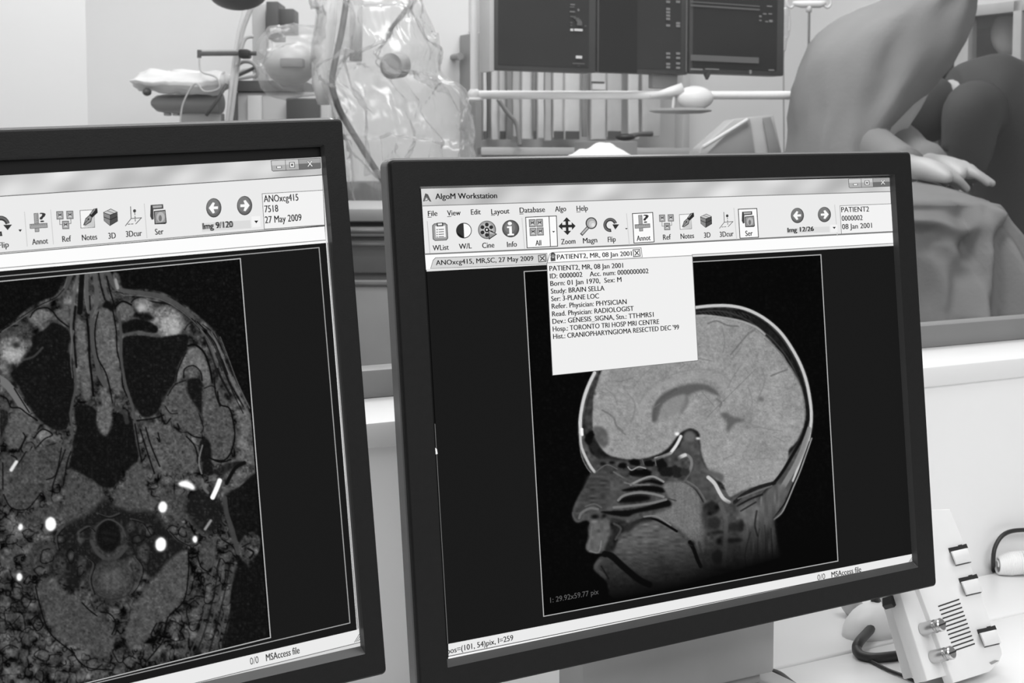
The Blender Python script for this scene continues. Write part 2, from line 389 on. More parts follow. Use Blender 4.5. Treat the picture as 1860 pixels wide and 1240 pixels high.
    # turbinates
    r.poly([(470,350),(640,330),(760,365),(800,440),(800,500),(700,520),(520,530),(420,515),(440,430)], 76, 3, med, 6)
    r.poly([(525,402),(600,384),(700,378),(765,396),(755,418),(640,404),(560,410)], 8, 1.3); r.poly([(500,466),(555,436),(650,428),(690,450),(640,468),(540,476)], 10, 1.5)
    r.poly([(405,524),(560,514),(690,487),(780,456),(806,486),(740,506),(600,534),(560,552),(500,548)], 10, 1.3); r.poly([(612,366),(690,342),(760,362),(745,374),(680,360)], 8, 1.2)
    r.line([(760,440),(700,424),(620,416),(540,432),(505,460)], 14, 122, 1.5); r.line([(775,455),(690,476),(590,490),(480,500)], 14, 116, 1.6); r.line([(760,355),(700,326),(640,340),(575,372)], 12, 138, 1.4)
    r.line([(540,360),(600,372),(680,372)], 8, 108, 1.5)
    # nose and lips
    r.poly([(345,320),(430,320),(460,420),(440,500),(340,500),(290,560),(262,560),(262,520),(305,420)], 64, 3, dst, 8)
    r.line([(285,560),(300,530),(345,505),(390,510)], 14, 106, 2); r.line([(272,575),(255,555),(250,530)], 8, 80, 2); r.line([(320,495),(370,480),(410,500)], 8, 92, 2)
    r.blob(375,552,22,12,10,1.5); r.blob(425,548,14,11,12,1.5); r.blob(372,582,22,9,132,1.5)
    r.poly([(345,600),(450,570),(462,640),(430,740),(345,745),(328,722),(342,660)], 92, 2, med, 9); r.line([(345,745),(395,752),(410,690)], 9, 118, 1.8); r.line([(335,735),(350,660),(356,610)], 8, 104, 2)
    r.poly([(462,560),(530,575),(570,605),(512,660),(488,735),(440,752),(432,725),(462,640)], 34, 2, med, 8); r.line([(480,590),(520,620),(490,680)], 12, 66, 2)
    # palate, tongue, throat
    r.poly([(760,372),(850,352),(915,380),(958,440),(975,500),(980,560),(1000,640),(985,760),(930,700),(860,630),(790,585),(700,545),(760,520),(810,490),(790,440)], 112, 2, fine*.6+vst*.5, 7)
    r.line([(790,450),(830,462)], 6, 60, 1.5)
    r.poly([(490,745),(520,672),(600,612),(700,582),(800,618),(890,690),(935,760),(960,850),(900,900),(790,935),(680,905),(580,850),(500,800)], 88, 2, dst+big*.4, 9)
    r.line([(590,590),(650,566),(710,566),(765,592),(835,634)], 13, 8, 1.3); r.poly([(540,610),(600,572),(660,560),(700,570),(620,590),(560,640)], 40, 2)
    r.line([(650,552),(720,550),(800,600)], 9, 122, 1.5)
    r.line([(908,695),(930,735),(950,790),(970,832)], 21, 10, 1.4); r.blob(918,705,18,14,12,1.5)
    r.line([(430,762),(470,775),(530,830),(620,905),(680,935)], 36, 10, 2.5); r.line([(430,880),(400,860)], 10, 100, 2); r.line([(400,800),(380,840),(430,890)], 20, 106, 3, .7)
    r.line([(440,790),(470,850),(560,915)], 22, 70, 3, .6); r.line([(410,830),(450,900)], 9, 18, 2, .7)
    for i in range(40):
        x = 560+r.rs.rand()*330; y = 660+r.rs.rand()*190
        r.line([(x,y),(x+34,y+10+r.rs.rand()*12)], 5, 74+r.rs.rand()*34, 1.5, .5)
    # vertebrae
    r.poly([(980,480),(1080,470),(1180,500),(1190,700),(1180,860),(1000,860),(990,700)], 72, 4, med, 9)
    for x, y, a, b, v in ((1030,505,44,40,34),(1042,585,42,34,40),(1165,610,46,26,42),(1150,685,56,14,30),(1062,775,32,42,38),(1000,560,12,60,54),(1075,690,14,18,14),(1065,640,44,7,24),(1200,600,14,34,34),(1060,500,12,12,10),(1100,850,60,10,30),(1020,535,14,9,8)):
        r.blob(x, y, a, b, v, 2, jag=.08)
    r.line([(1080,480),(1110,560),(1110,680),(1100,820)], 24, 88, 3, .8); r.line([(960,700),(985,800),(1000,850)], 16, 62, 3, .7)
    # fades at the foot of the scan
    X, Y = np.meshgrid(np.arange(r.w)+r.x0+.5, np.arange(r.h)+r.y0+.5)
    bot = 1118-(X-988)*.187
    d = (bot-Y)
    r.a = 3+(r.a-3)*np.clip((d-6-np.maximum(0,(X-1230))*.10)/100, 0, 1)**.8
    r.a += fine*1.6*(r.a > 20)
    # cross lines
    f(0)
    r.line([(1005,922),(1280,650)], 2.4, 96, .8, .8, sm=False); r.line([(975,778),(1050,866)], 2.4, 100, .8, .8, sm=False)
    r.line([(920,718),(935,735)], 2, 120, .8, .6, sm=False)
    r.a = np.clip(r.a, 2, 255)
    return r

def axial_scan():
    r = Raster(-20, 450, 540, 800, 11)
    fine = r.noise(2.6); med = r.noise(5); big = r.noise(26); mid = r.noise(11)
    tex = fine*.8+med*.7
    r.a[:] = 6+np.abs(med)*6+np.abs(fine)*5
    A = lambda: r.frame(3.1, 0, 460)
    Bf = lambda: r.frame(2.952, 0, 820)
    B = lambda pts: [(x*3.1/2.952, (y/2.952+360)*3.1) for x, y in pts]
    A()
    head = [(-60,480),(0,440),(60,390),(180,295),(260,258),(310,238),(350,170),(385,100),(640,100),(690,190),(730,206),(800,200),(900,215),(1000,260),(1080,320),(1150,380),(1220,450),(1270,560),(1310,680),(1370,800),(1415,880),(1440,1000)]+B([(1375,60),(1360,120),(1290,185),(1230,250),(1215,300),(1260,440),(1290,490),(1345,430),(1390,465),(1382,540),(1330,605),(1290,560),(1262,560),(1278,640),(1240,740),(1235,900),(1190,1140),(900,1320),(-60,1400)])
    T = tex*1.0
    r.poly(head, 52, 1.2, T*.9+mid*1.6+big*1.0, 11)
    dark = lambda pts, v=13, so=1.2, sm=True: r.poly(pts, v, so, np.abs(med)+np.abs(fine)*.6, 7, sm=sm)
    # dark web of fascia in the lower half
    r.frame(1, 0, 0)
    n1, n2 = r.noise(19), r.noise(30)
    n3 = r.noise(7); n1 = n1+.3*n3; n2 = n2+.2*n3
    def iso(n, wd):
        gy, gx = np.gradient(n); return np.clip(1.25-np.abs(n)/(np.hypot(gx, gy)+.012)/wd, 0, 1)
    web = np.maximum(iso(n1, 1.3), iso(n2, 1.7))
    yy = (np.arange(r.h)+r.y0)[:, None]; xx = (np.arange(r.w)+r.x0)[None, :]
    w8 = np.clip((yy-690)/60, 0, 1)*np.clip(np.hypot((xx-200)/1.2, yy-1000)/80-.6, 0, 1)
    hm = r.mask([(x/3.1, y/3.1+460) for x, y in head], 1)
    hm_full = np.zeros_like(r.a); hm_full[hm[0]] = hm[1]
    r.a -= np.clip(web, 0, 1)*w8*hm_full*30
    A()
    # cheek skin layers (right)
    for p, w, v in (([(690,210),(800,225),(900,240),(1000,290),(1080,360)],26,66),([(1110,385),(1190,470),(1240,580),(1290,720),(1370,860)],9,12),([(1080,370),(1150,460),(1200,570),(1240,690),(1300,800)],12,14),
        ([(1130,430),(1180,520),(1225,640)],10,70),([(1170,440),(1230,520),(1265,620),(1320,750),(1400,900)],8,84),([(740,275),(760,255),(800,248),(850,270),(960,290),(1040,340),(1105,400)],8,10),
        ([(1250,600),(1280,680)],12,16),([(1100,380),(1060,400),(1040,430)],8,20),([(1140,400),(1200,450),(1250,540)],6,16),([(1215,560),(1250,660)],7,20),([(1150,470),(1200,600),(1225,690)],7,22)):
        r.line(p, w, v, 1.2, .85)
    # cheek fat: mottled bright
    r.poly([(660,290),(720,280),(760,330),(720,370),(665,380)], 78, 2, T, 10)
    r.poly([(755,280),(800,250),(845,270),(850,320),(800,345),(765,320)], 96, 2, T, 12); r.blob(798,305,26,18,150,3)
    r.poly([(860,320),(960,300),(1030,360),(1020,440),(960,475),(880,450),(850,400)], 98, 3, T, 14); r.blob(960,400,56,50,140,5,k=.8,tex=T,amt=12); r.blob(985,440,30,24,150,4,k=.6); r.blob(880,375,16,14,130,2.5)
    r.poly([(770,345),(830,335),(870,370),(800,380)], 20, 2, T, 5)
    # cavities
    dark([(690,395),(760,370),(840,385),(890,420),(870,450),(780,435),(700,450),(690,430)], 10)
    r.line([(700,460),(760,445),(830,455),(900,465)], 12, 62, 2, .8)
    dark([(700,470),(800,462),(900,472),(1020,455),(1060,470),(1050,540),(1010,620),(985,720),(940,800),(900,870),(860,915),(800,915),(760,860),(730,790),(700,700),(690,600),(688,520)], 12)
    # orbit side: mandible-like arch
    r.poly([(990,730),(1010,640),(1050,560),(1085,530),(1130,550),(1165,620),(1190,730),(1150,740),(1130,670),(1090,640),(1050,650),(1020,700)], 86, 1.5, T, 10)
    r.line([(1060,520),(1100,515),(1150,560),(1180,640),(1198,740)], 11, 10, 1.2); r.line([(1035,700),(1040,650),(1090,632),(1130,668),(1138,715)], 7, 12, 1.2); r.line([(990,720),(1005,650),(1045,560)], 7, 18, 1.2)
    r.blob(1085,672,38,30,72,2,tex=T,amt=9)
    dark([(1055,720),(1090,705),(1135,720),(1140,830),(1145,920),(1125,900),(1085,850),(1060,800)], 14)
    r.poly([(905,870),(960,760),(1040,720),(1060,800),(1120,890),(1140,1000),(1100,1020),(1000,970),(930,930)], 66, 2, T, 10)
    r.poly([(1150,740),(1210,740),(1280,830),(1310,930),(1310,1050),(1270,1160),(1200,1150),(1160,1060),(1140,950),(1140,830)], 66, 2, T, 10)
    r.line([(1225,780),(1240,850),(1290,870),(1312,940),(1322,1030),(1300,1120),(1260,1165),(1200,1160)], 8, 8, 1.2); r.line([(1205,700),(1215,790),(1240,860)], 9, 16, 1.3)
    r.poly([(1330,880),(1420,920),(1440,1060),(1440,1240),(1260,1240),(1330,1130),(1345,1020)], 80, 3, T+mid, 11)
    # nose: strips
    for p, w, v in (([(440,100),(425,200),(408,300),(400,400),(412,520),(420,600)],16,76),([(400,120),(370,190),(330,240)],24,64),([(465,110),(455,230),(450,330)],30,10),([(490,110),(488,210),(500,330)],20,74),([(532,110),(545,220),(540,300)],26,72),
        ([(505,240),(508,320)],8,12),([(570,110),(590,200),(610,260)],18,70),([(555,110),(570,190),(590,260)],8,8),([(610,110),(635,170),(665,205)],26,64),([(600,130),(625,230),(650,310)],9,10),([(650,150),(662,195)],18,130),([(425,300),(415,420),(420,520),(430,640)],13,10)):
        r.line(p, w, v, 1.4, .9)
    r.poly([(425,385),(445,365),(470,385),(485,440),(492,560),(505,700),(510,800),(490,835),(465,790),(450,680),(435,520)], 78, 1.5, T, 9)
    r.line([(490,370),(500,470),(505,600),(520,730),(525,800)], 12, 9, 1.3); r.line([(520,330),(520,450),(535,560),(560,680),(590,740)], 26, 64, 1.5)
    r.poly([(560,335),(590,310),(625,330),(640,420),(650,540),(670,640),(680,720),(670,790),(640,790),(612,700),(580,650),(552,580),(545,450)], 78, 1.5, T, 9)
    r.line([(555,330),(538,400),(535,480),(552,590),(590,660),(610,720),(625,790),(632,840)], 7, 7, 1); r.line([(635,320),(655,440),(660,550),(685,650),(690,740),(720,810)], 7, 7, 1)
    r.poly([(575,300),(600,265),(630,290),(632,325),(605,310)], 14, 1.3)
    r.line([(670,330),(680,450),(680,560),(690,650),(712,760),(745,860),(760,940),(770,1060),(790,1140)], 15, 60, 1.5)
    r.line([(650,300),(690,270),(740,290)], 10, 10, 1.3); r.line([(410,440),(395,500),(400,560)], 18, 70, 1.6)
    # left cavity and cheek
    dark([(130,600),(180,520),(180,470),(260,420),(300,390),(370,420),(400,480),(390,560),(410,640),(420,740),(405,830),(390,900),(385,960),(330,1000),(250,960),(190,900),(150,830),(100,740),(60,680),(100,640)], 12)
    r.poly([(170,350),(230,315),(280,330),(290,360),(220,400),(180,395)], 88, 2, T, 12); r.poly([(320,330),(360,310),(385,340),(380,400),(340,385)], 72, 1.8, T, 8)
    r.poly([(0,480),(60,460),(130,480),(150,540),(130,590),(90,620),(30,610),(0,560)], 98, 3, T, 14); r.blob(70,565,50,40,150,5,k=.85,tex=T,amt=8); r.line([(130,600),(190,580),(240,530)], 12, 56, 2, .8); r.blob(90,515,22,16,30,3); r.poly([(0,440),(90,400),(160,400),(170,440),(60,470),(0,485)],52,2,T,9)
    r.line([(170,360),(200,320),(260,305),(300,330)], 7, 9, 1.2); r.line([(0,445),(40,415),(100,405)], 8, 12, 1.2); r.line([(300,330),(330,370),(380,410)], 9, 18, 1.4)
    r.line([(420,640),(425,760),(400,880),(405,980),(418,1100)], 12, 58, 1.6); r.blob(400,530,14,30,66,2)
    r.line([(-10,705),(30,730),(80,790),(120,850),(150,890)], 44, 92, 1.6); r.line([(0,800),(40,820),(60,865),(110,870),(150,900),(210,940)], 8, 9, 1.2); r.line([(80,760),(130,840),(165,895)], 7, 14, 1)
    r.poly([(0,815),(40,840),(50,880),(20,890),(0,880)], 60, 1.5, T, 8)
    r.poly([(40,960),(90,890),(150,910),(200,960),(190,1020),(130,1080),(60,1100),(30,1040)], 70, 1.8, T, 9); dark([(0,890),(40,890),(45,940),(20,1010),(0,1040)], 22)
    r.blob(245,1025,42,30,98,2,tex=T,amt=10); r.line([(190,1040),(240,990),(295,1020),(250,1045),(200,1100)], 7, 8, 1.1); r.line([(150,1030),(120,1100),(150,1130),(180,1090)], 7, 12, 1.1); r.line([(100,1120),(140,1040),(130,1010)], 7, 12, 1.1)
    for p in ([(640,120),(655,200),(700,240)],[(380,130),(350,215),(300,262),(200,310),(90,390),(10,440)],[(700,235),(800,240),(900,258),(1000,310),(1090,385),(1170,480),(1215,600)],[(1240,470),(1290,600),(1335,720),(1405,870)],[(1190,440),(1245,560),(1300,700),(1370,840)],[(478,120),(476,230),(492,330)],[(545,300),(520,360)],[(398,420),(404,500),(398,600),(408,700)]): r.line(p, 5, 92, 1, .75)
    for p in ([(1215,445),(1260,560),(1310,690)],[(1160,430),(1215,540),(1260,660),(1320,800),(1370,900)],[(655,215),(690,225)],[(360,200),(315,250),(230,290),(120,360)],[(945,800),(985,740),(1045,715)],[(1120,900),(1145,980),(1130,1010)],[(1150,760),(1190,745),(1215,760)],[(930,860),(960,900),(1000,900)]): r.line(p, 6, 12, 1, .8)
    # nasopharynx, dark
    dark([(420,880),(470,850),(540,880),(550,960),(590,1020),(640,960),(660,900),(740,930),(760,1040),(780,1150),(740,1200),(690,1240)]+B([(660,70),(670,110),(620,180),(580,195),(520,175),(470,140),(380,90),(375,50)])+[(410,1060),(430,980)], 11)
    r.poly([(560,750),(600,770),(630,850),(632,940),(615,1000),(590,1025),(555,990),(545,920),(575,850)], 80, 1.5, T, 10)
    r.line([(660,870),(700,900),(715,950)], 26, 46, 3, .8)
    # masticator muscles right
    r.poly([(800,960),(900,960),(1000,1000),(1090,1080),(1110,1200),(1090,1240),(880,1240),(830,1120)], 66, 2, T+mid*.4, 10)
    for p in ([(760,960),(780,1080),(810,1240)],[(790,990),(830,1120),(870,1240)],[(820,980),(850,1080),(900,1200)],[(770,940),(860,930),(920,910)],[(905,900),(930,960),(960,930)],[(1000,960),(1010,990),(985,980)],[(1060,1010),(1090,1030),(1140,1040)],[(1050,1030),(1100,1090),(1115,1180)],[(890,1010),(900,1060),(885,1040)]): r.line(p, 8, 10, 1.1, .9)
    dark([(1120,1080),(1150,1040),(1185,1070),(1190,1160),(1200,1240),(1150,1240),(1130,1160)], 14); r.line([(1140,1080),(1120,1170),(1135,1240)], 8, 96, 1.4)
    dark([(1200,1240),(1260,1190),(1330,1170),(1390,1180),(1330,1240)], 24); r.line([(1180,1150),(1240,1175),(1300,1160)], 8, 12, 1.1)
    # lower half
    Bf()
    r.poly([(0,20),(110,10),(200,-20),(380,-40),(360,60),(330,150),(280,190),(230,210),(150,300),(60,300),(20,220)], 56, 2, T+mid*.4, 9)
    r.poly([(370,90),(470,140),(540,190),(560,240),(520,300),(450,350),(380,390),(340,370),(345,260),(355,150)], 58, 1.6, T, 8)
    r.poly([(600,230),(660,180),(680,110),(740,55),(790,100),(790,200),(830,280),(810,325),(720,310),(640,280)], 62, 1.6, T, 8)
    for p in ([(250,150),(300,120),(330,-20)],[(280,190),(310,100),(350,-10)],[(340,180),(360,60),(380,0)],[(20,230),(60,300),(140,310),(190,260),(220,220)],[(15,60),(15,200)],[(55,100),(100,60),(140,0)],[(60,20),(90,40),(60,90)]): r.line(p, 7, 10, 1.1, .85)
    r.line([(60,98),(88,55)], 18, 190, 2.2)
    dark([(340,400),(480,330),(560,250),(620,290),(720,320),(830,330),(900,420),(960,470),(1000,520),(900,600),(820,680),(760,640),(700,560),(640,620),(480,640),(430,700),(380,740),(330,650),(260,660),(290,520)], 20, 4)
    r.poly([(140,560),(200,480),(280,480),(290,560),(230,640),(150,660),(120,620)], 46, 2, T, 9); r.poly([(130,350),(230,300),(320,270),(330,330),(240,380),(160,400)], 54, 2, T, 9)
    r.poly([(880,230),(1000,240),(1010,330),(960,380),(880,330),(850,280)], 58, 2, T, 9); r.poly([(900,340),(1000,400),(1040,440),(1000,480),(930,450)], 48, 2, T, 9)
    # vertebra ring
    r.blob(582,470,100,104,44,2,tex=T,amt=8); r.blob(582,452,66,86,12,2,tex=np.abs(T),amt=6); r.line([(520,400),(560,368),(600,366),(650,400),(672,450)], 8, 52, 1.5); r.line([(490,480),(520,540),(570,575),(630,565),(680,510)], 18, 54, 2.5, .9)
    for t in range(9):
        r.blob(555+t*8,430+(t*37)%70,9,8,34,1.5,k=.7)
    r.blob(600,690,118,112,48,4,tex=T,amt=7); r.blob(605,690,72,62,66,5,tex=T,amt=7); r.line([(480,640),(500,740),(570,790),(680,770),(720,690),(700,600)], 9, 30, 2.5, .7)
    for x, y, a, b, v in ((430,460,16,44,44),(320,620,36,60,42),(770,540,26,46,52),(690,540,16,18,40),(440,600,20,44,52),(740,640,26,60,44),(700,400,20,30,48),(770,400,40,30,36)):
        r.blob(x,y,a,b,v,2.5,tex=T,amt=9,jag=.12)
    # neck muscles
    r.poly([(200,720),(230,695),(300,705),(370,760),(440,810),(520,870),(590,950),(610,1010),(590,1090),(520,1100),(400,1040),(330,1020),(280,960),(240,880),(215,800)], 60, 1.6, T+mid*.4, 8)
    r.poly([(980,530),(1005,560),(1005,660),(980,790),(900,880),(850,920),(800,1000),(720,1060),(670,1010),(690,900),(730,800),(830,680),(900,590)], 64, 1.6, T+mid*.4, 8)
    for p in ([(190,720),(215,830),(260,960),(330,1030),(400,1080)],[(1010,540),(1010,660),(985,800),(900,890),(880,1000),(840,1060),(790,1120)],[(540,860),(590,870),(620,920),(600,980)],[(440,810),(480,850),(520,880)],[(380,1050),(420,1120),(480,1160),(600,1170)],[(840,920),(810,980),(840,990),(870,930)],[(170,900),(200,880),(230,930),(200,960),(175,930)],[(1060,560),(1080,620),(1130,640),(1150,560),(1165,480)],[(1190,470),(1250,510),(1270,560)]): r.line(p, 7, 8, 1.1, .9)
    r.poly([(1070,500),(1120,460),(1160,480),(1150,590),(1110,630),(1080,580)], 56, 1.6, T, 8)
    for i in range(7):
        x = 1060+i*28
        r.line([(x+90,560+i*10),(x+60,760),(x+10,960),(x-60+i*8,1120)], 9, 20 if i % 2 else 60, 1.6, .7)
    dark([(1200,190),(1290,190),(1375,120),(1390,420),(1340,410),(1290,480),(1250,400)], 11, 1.5); r.line([(1205,250),(1215,330),(1245,420),(1275,540)], 26, 54, 2, .9)
    r.poly([(1285,490),(1340,430),(1390,465),(1380,540),(1330,605),(1290,560)], 52, 2, T+mid, 12); r.line([(1330,520),(1360,540),(1340,570)], 10, 16, 1.6); r.line([(1300,510),(1340,490)], 8, 20, 1.5)
    dark([(1010,250),(1080,200),(1150,230),(1190,280),(1180,400),(1100,430),(1030,380),(990,320)], 20, 4)
    r.line([(1100,415),(1130,370)], 14, 120, 2.2)
    r.poly([(1180,130),(1330,60),(1370,100),(1280,180),(1200,230),(1170,190)], 60, 2.5, T+mid, 12); r.line([(1215,170),(1260,90),(1310,60)], 20, 14, 2)
    for x, y, a, b in ((320,470,30,26),(250,560,34,44),(215,640,30,22),(380,560,20,34),(430,640,16,30),(735,470,30,22),(800,430,24,30),(930,420,30,24),(980,430,20,30),(150,440,30,22),(60,470,30,30),(90,760,34,40),(60,880,40,44),(140,800,26,30),(300,1120,50,40),(640,1080,30,44),(700,1130,36,30),(930,960,40,60),(1040,880,40,70),(1120,760,26,60),(1190,640,24,60),(150,1000,44,50),(60,1080,50,40),(230,1090,40,30),(500,1140,40,30)):
        t0 = r.rs.rand()*6.3; pts = [(x+a*(1+.18*math.sin(3*t+t0))*math.cos(t), y+b*(1+.18*math.cos(2*t+t0))*math.sin(t)) for t in np.linspace(0, 5.4, 14)]
        r.line(pts, 5.5, 9, 1, .8); r.blob(x, y, a*.6, b*.6, 66+10*r.rs.randn(), 2.5, k=.7, tex=T, amt=9)
    for pts in ([(460,560),(500,600),(480,680),(500,760)],[(720,560),(760,620),(740,700),(700,760)],[(520,330),(580,350),(640,330)],[(420,430),(470,400),(500,420)],[(700,360),(760,380),(800,440)],[(900,420),(950,470),(1010,500)],[(340,400),(300,450),(310,520)]):
        r.line(pts, 9, 58, 1.6, .7); r.line([(x+9, y+6) for x, y in pts], 5, 10, 1, .8)
    # vessels
    for x, y, a, b, rot in ((873,297,22,29,.1),(272,388,28,36,0),(862,497,28,36,.1),(1046,470,12,17,0),(110,404,11,17,.2),(104,672,14,19,0)):
        r.blob(x,y,a+6,b+6,110,2.5,rot,k=.6); r.blob(x,y,a,b,255,1.4,rot)
    r.poly([(955,170),(985,155),(1020,165),(1045,190),(1035,208),(1010,195),(970,185)], 250, 1.6); r.line([(1178,155),(1165,190),(1140,245)], 24, 250, 1.4)
    r.line([(1085,150),(1095,195),(1115,220)], 14, 80, 2)
    dark([(1268,620),(1330,610),(1400,560),(1440,800),(1448,1000),(1200,1060),(1235,900),(1245,740)], 10, 1.5)
    r.a = np.clip(np.where(r.a > 30, r.a*1.2, r.a), 2, 255)
    return r
# ---------------- the setting ----------------
DZ = .75; TW = 1.0704; LZ = 1.20-.2170; TB = 1.1555
TE, SE = 4.5, 4.0                                        # back wall and right wall of the exam room
bm = nb(); box(bm, MU, (-1.8, TW, 0), (3.4, TW+.09, LZ-.022)); struct('wall_front', bm, M_DESKWALL)
bm = nb(); box(bm, MU, (-1.8, TW-.004, LZ-.022), (3.4, TB+.055, LZ), .003); struct('trim_1', bm, M_LEDGE)
bm = nb(); box(bm, MU, (-1.8, TB+.02, LZ), (3.4, TB+.05, LZ+.026), .002)
box(bm, MU, (-1.8, TB+.02, 2.35), (3.4, TB+.05, 2.40), .002); box(bm, MU, (-1.8, TB+.02, LZ), (-1.75, TB+.05, 2.4)); box(bm, MU, (3.35, TB+.02, LZ), (3.4, TB+.05, 2.4))
w1 = struct('window_1', bm, M_FRAME)
bm = nb(); box(bm, MU, (-1.76, TB+.033, LZ+.03), (3.36, TB+.037, 2.36)); part('pane', bm, M_GLASS, w1)
bm = nb(); box(bm, MU, (-3.5, -1.2, -.05), (5.5, TE+.3, 0)); struct('floor', bm, M_FLOOR)
bm = nb(); box(bm, MU, (-3.0, TE, 0), (SE+.1, TE+.1, 2.9)); struct('wall_back', bm, M_WALL)
bm = nb(); box(bm, MU, (SE, TB+.1, 0), (SE+.1, TE+.1, 2.9)); struct('wall_right', bm, M_WALL)
bm = nb(); box(bm, MU, (-3.0, TB+.1, 2.95), (SE+.1, TE+.1, 3.0)); struct('ceiling', bm, M_WALL)
p = ont(158, 100, 3.3); sl = p.dot(U)
bm = nb(); box(bm, MU, (-3.0, 3.3, 0), (sl, TE, 2.9), .004); struct('wall_left', bm, M_WALL)
# desk: front worktop and rear strip with a joint between
ld = lambda t0, t1, b: (lambda m: (box(m, MU, (-.9, t0, DZ-.03), (2.2, t1, DZ), b, 3), m)[1])(nb())
dk = thing('desk', 'long white laminate desk under the window with a joint along it', 'desk', st(.6, .6, 0))
part('worktop', ld(.30, .9545, .003), M_DESK, dk); part('rear_worktop_strip', ld(.9575, TW-.005, .003), M_DESK, dk)
for s in (-.85, 2.12):
    bm = nb(); box(bm, MU, (s, .35, 0), (s+.04, TW-.02, DZ-.03)); part('side_panel', bm, M_PALE, dk)

# ---------------- monitors ----------------
MW, MH = .477, .359748
def axes(yaw, tilt, roll):
    r = V((math.cos(yaw), math.sin(yaw), 0)); n = V((math.sin(yaw), -math.cos(yaw), 0))
    up = Z*math.cos(tilt)-n*math.sin(tilt)
    R, Up = r*math.cos(roll)+up*math.sin(roll), up*math.cos(roll)-r*math.sin(roll)
    return R, Up, R.cross(Up)
def rrect(x0, x1, y0, y1, rad, n=5):
    out = []
    for cx, cy, a in ((x1-rad, y1-rad, 0), (x0+rad, y1-rad, 90), (x0+rad, y0+rad, 180), (x1-rad, y0+rad, 270)):
        for k in range(n+1):
            t = math.radians(a+90*k/n); out.append((cx+rad*math.cos(t), cy+rad*math.sin(t)))
    return out

